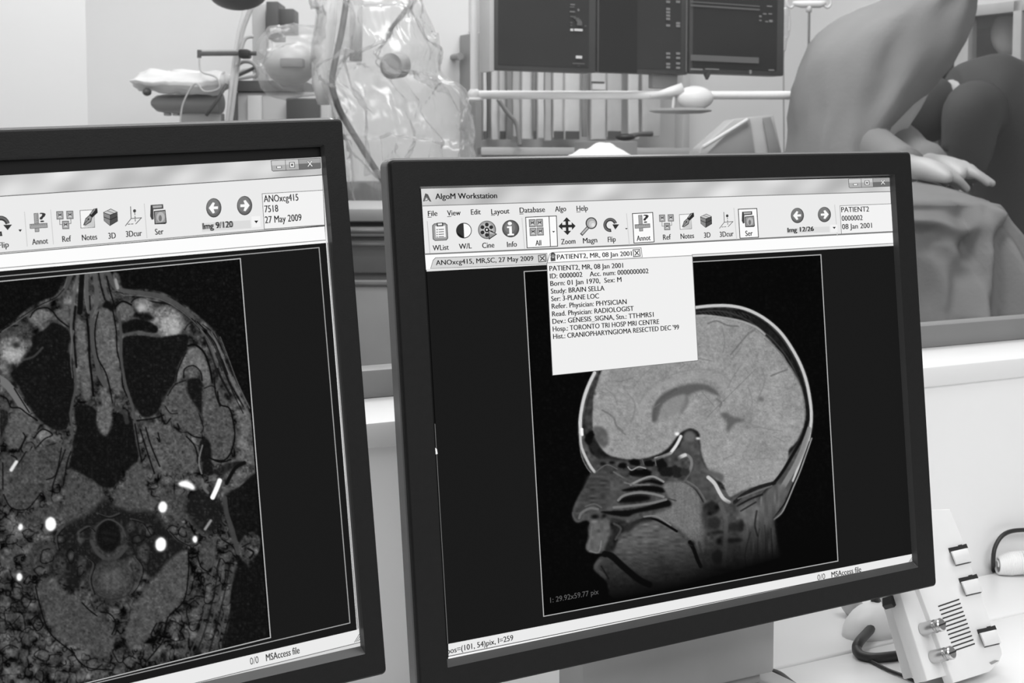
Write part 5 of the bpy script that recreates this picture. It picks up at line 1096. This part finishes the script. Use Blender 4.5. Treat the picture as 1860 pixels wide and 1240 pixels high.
for x, ys in ((1210, (1, 14, 20, 26, 32, 44, 95, 102, 114, 120)), (1228, (1, 40, 45, 95, 103, 113, 121))):
    for y in ys: R2 += [(x, y, x+7, y+4)]
marks(kb, 'screen_mark', R2, M_LITD, 'reading on the middle screen')
marks(kb, 'screen_line', [(1254, 2, 1380, 4), (1254, 8, 1380, 11), (1254, 99, 1378, 110), (1245, 0, 1247, 130)], M_LITG, 'grey line on the third screen')
marks(kb, 'screen_mark', [(1254, 124, 1276, 127), (1281, 124, 1306, 126), (1379, 28, 1383, 31), (1379, 36, 1383, 38), (1386, 24, 1392, 26), (1396, 24, 1402, 26), (1397, 36, 1403, 40), (1390, 38, 1395, 40), (1393, 10, 1402, 12), (1396, 126, 1406, 128), (1361, 127, 1365, 134)], M_LITD)
bm = nb(); kbox(bm, 1194, 1240, 128, 160, .02, .02, .003); part('bracket', bm, M_MID, kb)
bm = nb(); c_ = ont(1284, 136, tK+.01); tube(bm, [c_+Z*.012, c_, c_-Z*.012], [.012, .009, .003], 10); part('latch', bm, M_DGREY, kb)
p = ont(1150, -140, tK+.08); bm = nb(); tube(bm, [p, V((p.x, p.y, 2.9))], .03, 14); part('hanger', bm, M_PALE, kb)
# rack of hanging packets on the back wall
tR = TE-.12; q = lambda x, y, t=tR: ont(x, y, t)
rk = thing('packet_rack', 'open pale rack with a dark side panel under the hanging screens', 'rack', V((q(1050, 270).x, q(1050, 270).y, q(1050, 272).z)))
def rbox(bm, x0, x1, y0, y1, t, th, bev=.002):
    a, b = q(x0, y1, t), q(x1, y1, t); zt = q((x0+x1)/2, y0, t).z; zb = q((x0+x1)/2, y1, t).z
    box(bm, MU, (a.dot(U), t, 0 if y1 == 300 else zb), (b.dot(U), t+th, zt), bev)
bm = nb(); rbox(bm, 857, 1250, 60, 290, TE-.02, .015); part('back_panel', bm, M_PALE, rk)
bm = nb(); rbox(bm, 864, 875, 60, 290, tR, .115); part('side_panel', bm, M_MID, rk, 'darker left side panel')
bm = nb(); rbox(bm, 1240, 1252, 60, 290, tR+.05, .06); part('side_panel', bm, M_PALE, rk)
bm = nb(); rbox(bm, 866, 1252, 268, 282, tR, .115); part('shelf', bm, M_PALE, rk)
bm = nb(); rbox(bm, 866, 1252, 60, 66, tR, .03); part('hanging_rail', bm, M_MID, rk)
names = ['first', 'second', 'third', 'fourth', 'fifth', 'sixth', 'seventh', 'eighth', 'ninth', 'tenth', 'eleventh', 'twelfth', 'thirteenth', 'fourteenth', 'fifteenth', 'sixteenth', 'seventeenth']
packs = [(878, 884, 0, 1), (887, 891, 2, 0), (893, 906, 0, 0), (908, 919, 1, 1), (921, 930, 2, 0), (932, 947, 1, 0), (949, 967, 0, 0), (969, 975, 2, 1), (978, 988, 0, 0), (990, 1002, 1, 0), (1006, 1025, 0, 1), (1027, 1053, 0, 1), (1059, 1066, 2, 0), (1074, 1101, 0, 2), (1104, 1129, 1, 1), (1142, 1160, 0, 0), (1168, 1200, 1, 0)]
for i, (x0, x1, m, k) in enumerate(packs):
    tone = ('pale', 'grey', 'dark')[m]; extra = ('', ' with a dark foot label', ' with a white top label')[k]
    t = tR+.012+.018*((i*7) % 4); c = q((x0+x1)/2, 262, t)
    pk = thing('hanging_packet', '%s narrow packet%s, %s from the left on the rack' % (tone, extra, names[i]), 'packet', c, 'packets hanging on the rack')
    bm = nb(); rbox(bm, x0, x1, 66, 255-(i*5) % 9, t, .012, .002); bmesh.ops.subdivide_edges(bm, edges=bm.edges[:], cuts=3, use_grid_fill=True); wob(bm, .003, 18, i); part('sleeve', bm, M_PACK[m], pk, smooth=.9)
    if k == 1:
        bm = nb(); rbox(bm, x0+.5, x1-.5, 238, 253, t-.004, .003, .0005); part('foot_label', bm, M_DGREY, pk, 'dark label', smooth=0)
    if k == 2:
        bm = nb(); rbox(bm, x0+2, x1-1, 152, 163, t-.006, .004, .0005); part('top_label', bm, M_WHITE, pk, smooth=0); bm = nb(); rbox(bm, x0+1, x1-3, 148, 151, t-.006, .004, .0005); part('label_edge', bm, M_DGREY, pk, smooth=0)
bm = nb(); tube(bm, [q(905, 180, tR-.02), q(922, 205, tR-.02), q(938, 225, tR-.02), q(944, 265, tR-.02)], .008, 10, 6); solo('hanging_tube', bm, M_MID, 'grey tube drooping across the packets on the rack', 'tube', smooth=4)
# dark clamp, crumpled cloth, slanted monitor on the right
cl = thing('clamp_tool', 'dark hand clamp lying in front of the hanging packets', 'clamp', q(1148, 255, tR-.2))
bm = nb(); ball(bm, q(1136, 249, tR-.2), .036, .022, .013, None, 18); part('jaw', bm, M_BLACK, cl, smooth=4)
bm = nb(); tube(bm, [q(1146, 248, tR-.2), q(1160, 244, tR-.2), q(1184, 243, tR-.2)], [.011, .008, .010], 12, 4); part('handle', bm, M_DGREY, cl, smooth=4)
bm = nb(); rbox(bm, 1100, 1158, 256, 300, tR-.3, .2, .004); solo('low_cabinet', bm, M_MID, 'grey floor cabinet whose top edge shows under the dark clamp', 'cabinet')
tc = G(1092, 274, 3.4); tl = thing('instrument_trolley', 'low steel trolley carrying the crumpled white cloth behind the right monitor', 'trolley', V((tc.x, tc.y, 0)))
bm = nb(); box(bm, Matrix.Translation(V((tc.x, tc.y, tc.z-.03))), (-.19, -.16, -.02), (.19, .16, 0), .004); part('top', bm, M_PALE, tl)
for sx in (-.16, .16):
    for sy in (-.13, .13):
        bm = nb(); tube(bm, [V((tc.x+sx, tc.y+sy, 0)), V((tc.x+sx, tc.y+sy, tc.z-.048))], .012, 10); part('leg', bm, M_CHROME, tl)
bm = nb(); n = 26; gr = [[None]*n for _ in range(n)]
pc = G(1092, 274, 3.4)
for i in range(n):
    for j in range(n):
        x = (i/(n-1)-.5)*.20; y = (j/(n-1)-.5)*.2; r = math.hypot(x/.10, y/.1); hgt = .050*max(0, 1-r)**.8+.012*mnoise.noise(V((x*18, y*18, 3)))+.010*mnoise.noise(V((x*45, y*45, 8))); hgt = max(hgt, .001)
        gr[i][j] = bm.verts.new(pc+V((x, y, hgt-.028)))
for i in range(n-1):
    for j in range(n-1): bm.faces.new((gr[i][j], gr[i+1][j], gr[i+1][j+1], gr[i][j+1]))
solo('crumpled_cloth', bm, M_PAPER, 'crumpled white cloth peeking over the top of the right monitor', 'cloth', smooth=4)
bx = thing('slanted_unit', 'grey unit with a slanted pale edge left of the leaning person', 'medical unit', V((G(1350, 300, 3.7).x, G(1350, 300, 3.7).y, .9)))
bm = nb(); prism(bm, [G(x, y, 3.7) for x, y in ((1268, 285), (1274, 268), (1333, 216), (1405, 208), (1422, 285))], Y_*.16, .004); part('housing', bm, M_PALE, bx)
bm = nb(); prism(bm, [G(x, y, 3.69) for x, y in ((1280, 284), (1318, 245), (1362, 215), (1372, 284))], Y_*.02, .001); part('side_face', bm, M_MID, bx, 'darker slanted face')
bm = nb(); tube(bm, [G(1277, 267, 3.68), G(1358, 217, 3.68)], .0045, 10); part('edge_strip', bm, M_WHITE, bx, 'pale slanted edge')
bm = nb(); prism(bm, [G(x, y, 3.685) for x, y in ((1386, 214), (1400, 212), (1420, 284), (1398, 284))], Y_*.01, .001); part('dark_stripe', bm, M_MID, bx)
bm = nb(); box(bm, Matrix.Translation(V((G(1350, 300, 3.7).x, G(1350, 300, 3.7).y+.08, 0))), (-.09, -.07, 0), (.11, .07, G(1350, 284, 3.7).z), .005); part('pedestal', bm, M_PALE, bx)
# infusion stand
iv = thing('infusion_stand', 'white infusion pole top with hooks right of the dark screens', 'infusion stand', V((G(1470, 6, 3.98).x, G(1470, 6, 3.98).y, 0)))
c = G(1470, 6, 3.98); bm = nb(); tube(bm, [V((c.x, c.y, .06)), c], .0045, 10); part('pole', bm, M_CHROME, iv)
bm = nb(); tube(bm, [G(1440, 6, 3.98), G(1456, 8, 3.98), G(1490, 8, 3.98), G(1500, 5, 3.98)], [.006, .010, .010, .006], 12); tube(bm, [G(1470, 8, 3.98), G(1469, 22, 3.98)], .008, 12); part('hook_bar', bm, M_WHITE, iv, smooth=4)
for s_, x in ((-1, 1436), (1, 1503)):
    bm = nb(); tube(bm, [G(x-s_*6, 10, 3.98), G(x, 14, 3.98), G(x+s_*6, 8, 3.98), G(x+s_*5, -2, 3.98), G(x-s_*2, -8, 3.98)], .0035, 8, 6); part('hook', bm, M_WHITE, iv, smooth=4)
for k in range(4):
    bm = nb(); a_ = k*math.pi/2+.5; tube(bm, [V((c.x, c.y, .07)), V((c.x+.22*math.cos(a_), c.y+.22*math.sin(a_), .03))], .012, 8); part('leg', bm, M_PALE, iv)
dc = thing('drip_chamber', 'clear drip chamber hanging from the infusion hooks beside the dark screen', 'drip chamber', G(1424, 104, 3.9))
bm = nb(); rg = [[G(1426, y, 3.9)+X*(r*math.cos(t))+Y_*(r*math.sin(t)) for t in np.linspace(0, 2*math.pi, 18, endpoint=False)] for y, r in ((14, .008), (18, .013), (50, .0135), (64, .012), (72, .006))]
loft(bm, rg); part('chamber', bm, clear('drip_plastic', .7, .3, .1, .4), dc, smooth=.9)
bm = nb(); tube(bm, [G(1425, 70, 3.9), G(1424, 92, 3.9)], [.008, .005], 12); part('connector', bm, M_WHITE, dc)
bm = nb(); tube(bm, [G(1435, 30, 3.87), G(1434, 56, 3.87)], .003, 8); part('label_strip', bm, M_WHITE, dc)
bm = nb(); tube(bm, [G(1424, 92, 3.9), G(1423, 110, 3.9), G(1424, 300, 3.9)], .0022, 8); part('line', bm, M_PALE, dc)
# glass fronted cabinets along the right wall
cs = SE-.42; z_top = ons(1846, 2, cs).z
y_at = lambda x: ons(x, 100, cs).dot(W)
cab = thing('glass_cabinet', 'tall cabinet with glass doors along the right wall', 'cabinet', U*(cs+.2)+W*(y_at(1760)))
t0, t1 = y_at(1900), y_at(1600)
bm = nb(); box(bm, MU, (SE-.02, t0, 0), (SE-.005, t1, z_top)); box(bm, MU, (cs+.02, t0, z_top-.03), (SE-.005, t1, z_top)); box(bm, MU, (cs+.02, t0, 0), (SE-.005, t1, .7)); box(bm, MU, (cs+.02, t1-.02, 0), (SE-.005, t1, z_top)); box(bm, MU, (cs+.02, t0, 0), (SE-.005, t0+.02, z_top)); part('carcass', bm, mat('cabinet_inside', .07, .6), cab)
bm = nb()
M_CF = mat('cabinet_frame', .42, .4)
zl = ons(1700, 328, cs).z
for x0, x1 in ((1846, 1862), (1741, 1766), (1676, 1700), (1610, 1634)):
    a_, b_ = y_at(x1), y_at(x0); box(bm, MU, (cs-.02, a_, 0), (cs+.02, b_, z_top), .003)
box(bm, MU, (cs-.02, t0, z_top-.035), (cs+.02, t1, z_top), .003); box(bm, MU, (cs-.02, t0, zl-.01), (cs+.02, t1, zl+.01), .003); part('door_frame', bm, M_CF, cab, 'pale door frame')
bm = nb(); box(bm, MU, (cs-.003, t0, .7), (cs+.001, t1, z_top-.03)); part('glass_door', bm, M_CABGLASS, cab, smooth=0)
for yy in (108, 200, 290):
    bm = nb(); zz = ons(1800, yy, cs+.15).z; box(bm, MU, (cs+.03, t0+.02, zz-.008), (SE-.03, t1-.02, zz)); part('shelf', bm, M_MID, cab)
zz = ons(1800, 108, cs+.15).z; tt = ons(1826, 70, cs+.12).dot(W)
bm = nb(); ball(bm, st(cs+.14, tt, zz+.077), .06, .05, .075); solo('round_jar', bm, M_PALE, 'pale rounded jar on the upper shelf behind the cabinet glass', 'jar', smooth=4)
zz2 = ons(1800, 200, cs+.15).z
for i, hh in enumerate((.0, .028, .056)):
    bm = nb(); box(bm, MU, (cs+.06, tt-.09, zz2+.075+hh), (cs+.24, tt+.05, zz2+.1+hh), .004); solo('folded_box', bm, (M_PALE, M_MID, M_PALE)[i], ('flat pale box lowest in the short pile on the middle cabinet shelf', 'flat grey box in the middle of the short pile in the cabinet', 'flat pale box topmost in the short pile in the cabinet')[i], 'box', 'flat boxes in the cabinet')
bm = nb(); box(bm, MU, (cs+.06, tt-.09, zz2), (cs+.24, tt+.05, zz2+.075), .004); solo('storage_box', bm, M_DGREY, 'dark box under the short pile of flat boxes in the cabinet', 'box')
# draped table
D5 = 2.75; e = lambda x, y, d=D5: G(x, y, d)
tb = thing('draped_table', 'table under a grey cloth at the right of the window', 'table', V((e(1700, 500).x, e(1700, 500).y+.2, 0)))
zT = e(1700, 362).z; xl = e(1480, 362).x; xr = e(1800, 362).x; yf = e(1700, 362).y; dep = .38
bm = nb(); box(bm, Matrix.Identity(4), (xl+.02, yf+.02, zT-.035), (xr-.02, yf+dep-.02, zT-.006), .01); part('tabletop', bm, M_PALE, tb)
for sx in (xl+.06, xr-.06):
    for sy in (yf+.06, yf+dep-.06):
        bm = nb(); tube(bm, [V((sx, sy, 0)), V((sx, sy, zT-.03))], .018, 10); part('leg', bm, M_PALE, tb)
bm = nb(); nu, nv = 300, 90
per = [(xl, yf+dep), (xl, yf), (xr, yf), (xr, yf+dep)]
def border(u):
    L = [dep, xr-xl, dep]; tot = sum(L); d = u*tot
    for i in range(3):
        if d <= L[i] or i == 2:
            k = min(1, d/L[i]); a, b = V(per[i]+(0,)), V(per[i+1]+(0,)); nn = (b-a).normalized(); return a.lerp(b, k), V((nn.y, -nn.x, 0)), u
        d -= L[i]
ring0 = []
rows = []
cen = V(((xl+xr)/2, yf+dep/2, 0))
for j in range(nv):
    row = []
    for i in range(nu):
        u = i/(nu-1); p_, n_, _ = border(u)
        tot = dep*2+(xr-xl); dc_ = abs(u*tot-(dep+(xr-xl))); corner = math.exp(-(dc_/.11)**2)
        n2 = (p_-cen).normalized(); n3 = (n_*(1-corner)+n2*corner).normalized()
        if j < 8:
            f_ = j/8; q_ = cen.lerp(p_, f_*.985); q_.z = zT-.004*f_**6+.036*(q_.y-yf)/dep; row.append(q_+Z*(.003*mnoise.noise(V((q_.x*9, q_.y*9, 0)))))
        else:
            f_ = (j-7)/(nv-8); dr = f_*(.42-.16*corner+.04*math.sin(u*21))
            fold = .016*math.sin(u*30+.8)*f_**.8+.010*mnoise.noise(V((u*22, f_*5, 2)))*min(1, f_*4); fl = .012+.03*f_*f_+.17*corner*f_**1.05
            ang = (u*tot-(dep+(xr-xl)))/.07; cone = corner*(f_**.5)*(.095*abs(math.cos(ang*2.1+.35))**.7-.045+.015*math.cos(ang*9))
            row.append(p_+n3*(fl+fold*(1-corner)+cone)+Z*(zT-.006-dr+.036*(p_.y-yf)/dep*(1-f_)))
    rows.append([bm.verts.new(v) for v in row])
for a_, b_ in zip(rows, rows[1:]):
    for i in range(nu-1): bm.faces.new((a_[i], a_[i+1], b_[i+1], b_[i]))
bmesh.ops.remove_doubles(bm, verts=bm.verts[:], dist=1e-5)
FOLDS = [([(1640, 400), (1700, 404), (1745, 420), (1780, 405), (1806, 383)], .010, .020, .022, .018), ([(1806, 384), (1792, 430), (1775, 490), (1762, 570)], .007, .020, .014, .045), ([(1807, 384), (1822, 440), (1838, 505), (1846, 570)], .007, .020, .014, .045), ([(1700, 440), (1730, 450), (1750, 480)], .012, .012, .010, .010), ([(1690, 470), (1705, 530), (1700, 590)], .016, .02, .012, .014)]
FP = [([V((e(q_.x, q_.y, 2.72).x, e(q_.x, q_.y, 2.72).z)) for q_ in cat([q_+(0,) for q_ in pts], 6)], w0, w1, h0, h1) for pts, w0, w1, h0, h1 in FOLDS]
for v in bm.verts:
    if v.co.y > yf+.10 or v.co.z > zT+.002: continue
    a2 = V((v.co.x, v.co.z)); add = 0
    for P_, w0, w1, h0, h1 in FP:
        bd = 9; bt = 0
        for k_ in range(len(P_)-1):
            ab_ = P_[k_+1]-P_[k_]; t_ = max(0, min(1, (a2-P_[k_]).dot(ab_)/ab_.length_squared)); dd = (a2-P_[k_]-ab_*t_).length
            if dd < bd: bd = dd; bt = (k_+t_)/(len(P_)-1)
        w_ = w0+(w1-w0)*bt; add += (h0+(h1-h0)*bt)*(math.exp(-(bd/w_)**2)-.35*math.exp(-((bd-2.1*w_)/w_)**2))
    v.co += V((.25, -1, 0))*add*min(1, (zT+.002-v.co.z)/.02)
clo = solo('table_cloth', bm, M_SHEET, 'grey cloth with hanging corner folds over the table at the right', 'drape', smooth=4)

# ---------------- people ----------------
def skin_body(name, joints, bones, parent, m):
    me = bpy.data.meshes.new('body'); keys = list(joints); me.from_pydata([joints[k][0] for k in keys], [(keys.index(a), keys.index(b)) for a, b in bones], [])
    o = bpy.data.objects.new('body_rig', me); COL.objects.link(o); o.modifiers.new('s', 'SKIN'); sub = o.modifiers.new('d', 'SUBSURF'); sub.levels = 2
    sv = me.skin_vertices[0].data
    for i, k in enumerate(keys):
        r = joints[k][1]; sv[i].radius = (r, r) if not isinstance(r, tuple) else r; sv[i].use_root = (i == 0)
    dg = bpy.context.evaluated_depsgraph_get(); me2 = bpy.data.meshes.new_from_object(o.evaluated_get(dg)); bpy.data.objects.remove(o)
    me2.polygons.foreach_set('use_smooth', [True]*len(me2.polygons)); me2.materials.clear(); me2.materials.append(m); me2.name = name
    return put(name, me2, parent)
D6 = 3.45; b_ = lambda x, y, d=D6: G(x, y, d)
pr = thing('person', 'person in a loose grey gown bending over the draped table', 'person', V((b_(1500, 600).x, b_(1500, 600).y, 0)))
hipc = b_(1505, 330); ft = V((hipc.x, hipc.y, 0)); kn = (hipc+ft)/2
sh = b_(1690, 45); nk = b_(1728, -20); hd0 = b_(1775, -75)
J = {
 'pelvis': (hipc, .115), 'spine': (b_(1560, 220), .115), 'chest': (b_(1630, 110), .125), 'neckbase': (sh, .075), 'neck': (nk, .05), 'head': (hd0, .075), 'crown': (b_(1815, -125), .06),
 'hipL': (hipc+V((-.02, -.09, -.04)), .085), 'kneeL': (kn+V((.03, -.10, .0)), .058), 'ankleL': (ft+V((-.02, -.11, .09)), .04), 'toeL': (ft+V((.15, -.12, .03)), .032),
 'hipR': (hipc+V((-.02, .09, -.04)), .085), 'kneeR': (kn+V((.05, .10, .0)), .058), 'ankleR': (ft+V((.04, .11, .09)), .04), 'toeR': (ft+V((.21, .12, .03)), .032),
 'shL': (b_(1640, 95, D6-.09), .055), 'elL': (b_(1566, 240, D6-.11), .042), 'wrL': (b_(1650, 303, 3.14), .028), 'haL': (V((b_(1690, 318, 3.02).x, 3.02, zT+.055)), .026),
 'shR': (b_(1650, 90, D6+.09), .055), 'elR': (b_(1600, 225, D6+.1), .042), 'wrR': (b_(1690, 300, 3.24), .028), 'haR': (V((b_(1728, 316, 3.06).x, 3.06, zT+.060)), .026)}
fb = [('pelvis', 'spine'), ('spine', 'chest'), ('chest', 'neckbase'), ('neckbase', 'neck'), ('neck', 'head'), ('head', 'crown'), ('pelvis', 'hipL'), ('hipL', 'kneeL'), ('kneeL', 'ankleL'), ('ankleL', 'toeL'), ('pelvis', 'hipR'), ('hipR', 'kneeR'), ('kneeR', 'ankleR'), ('ankleR', 'toeR'), ('chest', 'shL'), ('shL', 'elL'), ('elL', 'wrL'), ('wrL', 'haL'), ('chest', 'shR'), ('shR', 'elR'), ('elR', 'wrR'), ('wrR', 'haR')]
def fingers(J, fb, h, dirv, side, tag):
    for k, (o_, l_) in enumerate(((-.032, .058), (-.011, .07), (.011, .066), (.031, .05))):
        b0 = J[h][0]+dirv*.02+side*o_; J[tag+'a%d' % k] = (b0+dirv*l_*.5, .0095); J[tag+'b%d' % k] = (b0+dirv*l_-Z*.014, .008); fb += [(h, tag+'a%d' % k), (tag+'a%d' % k, tag+'b%d' % k)]
    J[tag+'t'] = (J[h][0]+side*-.05+dirv*.02-Z*.01, .010); fb.append((h, tag+'t'))
fingers(J, fb, 'haL', V((.9, .3, -.35)).normalized(), V((-.25, .9, .1)).normalized(), 'l'); fingers(J, fb, 'haR', V((.9, -.2, -.25)).normalized(), V((.2, .9, .1)).normalized(), 'r')
skin_body('body', J, fb, pr, M_SKIN)
# gown: loose cloth from neck to knees
lv = [(-48, 1690, 1768, .06), (-26, 1640, 1772, .13), (0, 1606, 1768, .165), (20, 1556, 1764, .18), (45, 1510, 1758, .195), (80, 1476, 1742, .205), (125, 1452, 1714, .21), (170, 1440, 1672, .21), (215, 1436, 1626, .21), (258, 1432, 1588, .215), (320, 1425, 1590, .22), (480, 1412, 1600, .23), (700, 1400, 1615, .25), (900, 1395, 1625, .26)]
bm = nb(); rg = []
for y, x0, x1, ry in lv:
    a_ = b_(x0, y); c_ = b_(x1, y); m_ = (a_+c_)/2; rx = (c_.x-a_.x)/2; ring = []
    for t in np.linspace(0, 2*math.pi, 64, endpoint=False):
        k = 1+.035*math.sin(6*t+y*.012)+.02*math.sin(11*t-y*.02)
        ring.append(m_+X*(rx*math.cos(t))+Y_*(ry*math.sin(t)*k))
    rg.append(ring)
loft(bm, rg, cap=False); bmesh.ops.subdivide_edges(bm, edges=bm.edges[:], cuts=1, use_grid_fill=True); wob(bm, .012, 7, 2); wob(bm, .005, 20, 4); part('gown', bm, M_GOWN, pr, 'loose grey surgical gown', smooth=4)
for tg in ('L', 'R'):
    bm = nb(); tube(bm, [J['sh'+tg][0]-X*.04+Z*.02, J['sh'+tg][0], J['el'+tg][0], J['wr'+tg][0]], [.075, .070, .06, .042], 18, 6); wob(bm, .006, 18, 3); part('sleeve', bm, M_GOWN, pr, smooth=4)
bm = nb(); ball(bm, hd0+V((.03, 0, .045)), .098, .088, .10, None, 20); part('surgical_cap', bm, M_DARKCLOTH, pr, 'dark cap', smooth=4)
# second person, dark clothes, behind the table
D7 = 4.05; c7 = lambda x, y, d=D7: G(x, y, d)
p2 = thing('person', 'person in dark clothes and cap bending down behind the draped table', 'person', V((c7(1850, 600).x, c7(1850, 600).y, 0)))
hp = c7(1880, 330); f2 = V((hp.x, hp.y, 0)); k2 = (hp+f2)/2
J2 = {'pelvis': (hp, .12), 'spine': (c7(1850, 235), .12), 'chest': (c7(1785, 190), .125), 'neckbase': (c7(1735, 182), .07), 'neck': (c7(1712, 190), .05), 'head': (c7(1685, 208), .07), 'crown': (c7(1655, 222), .055),
 'hipL': (hp+V((0, -.09, -.04)), .085), 'kneeL': (k2+V((-.03, -.1, 0)), .06), 'ankleL': (f2+V((.02, -.11, .09)), .04), 'toeL': (f2+V((-.16, -.12, .03)), .03), 'hipR': (hp+V((0, .09, -.04)), .085), 'kneeR': (k2+V((-.03, .1, 0)), .06), 'ankleR': (f2+V((.02, .11, .09)), .04), 'toeR': (f2+V((-.16, .12, .03)), .03),
 'shL': (c7(1765, 215, D7-.18), .058), 'elL': (c7(1745, 300, D7-.2), .045), 'wrL': (c7(1670, 316, D7-.16), .03), 'haL': (c7(1648, 318, D7-.14), .028), 'shR': (c7(1765, 205, D7+.18), .058), 'elR': (c7(1740, 290, D7+.2), .045), 'wrR': (c7(1668, 308, D7+.16), .03), 'haR': (c7(1645, 310, D7+.12), .028)}
fb2 = fb[:22]; fingers(J2, fb2, 'haL', V((-.95, .1, -.2)).normalized(), V((0, .95, .1)).normalized(), 'l'); fingers(J2, fb2, 'haR', V((-.95, -.1, -.2)).normalized(), V((0, .95, .1)).normalized(), 'r')
skin_body('body', J2, fb2, p2, M_SKIN)
bm = nb(); rg = []
ax2 = [J2['neckbase'][0]-X*.015, J2['chest'][0], J2['spine'][0], hp, hp-Z*.3, hp-Z*.62]; rr2 = [.085, .155, .16, .16, .17, .19]
tube(bm, ax2, rr2, 28, 6); wob(bm, .010, 9, 6); part('apron', bm, M_DARKCLOTH, p2, 'dark apron', smooth=4)
for tg in ('L', 'R'):
    bm = nb(); tube(bm, [J2['chest'][0].lerp(J2['sh'+tg][0], .6), J2['sh'+tg][0], J2['el'+tg][0], J2['wr'+tg][0]], [.09, .08, .062, .042], 18, 6); part('sleeve', bm, M_DARKCLOTH, p2, smooth=4)
bm = nb(); ball(bm, c7(1682, 198), .105, .092, .095, None, 20); part('surgical_cap', bm, M_DARKCLOTH, p2, 'dark cap', smooth=4)
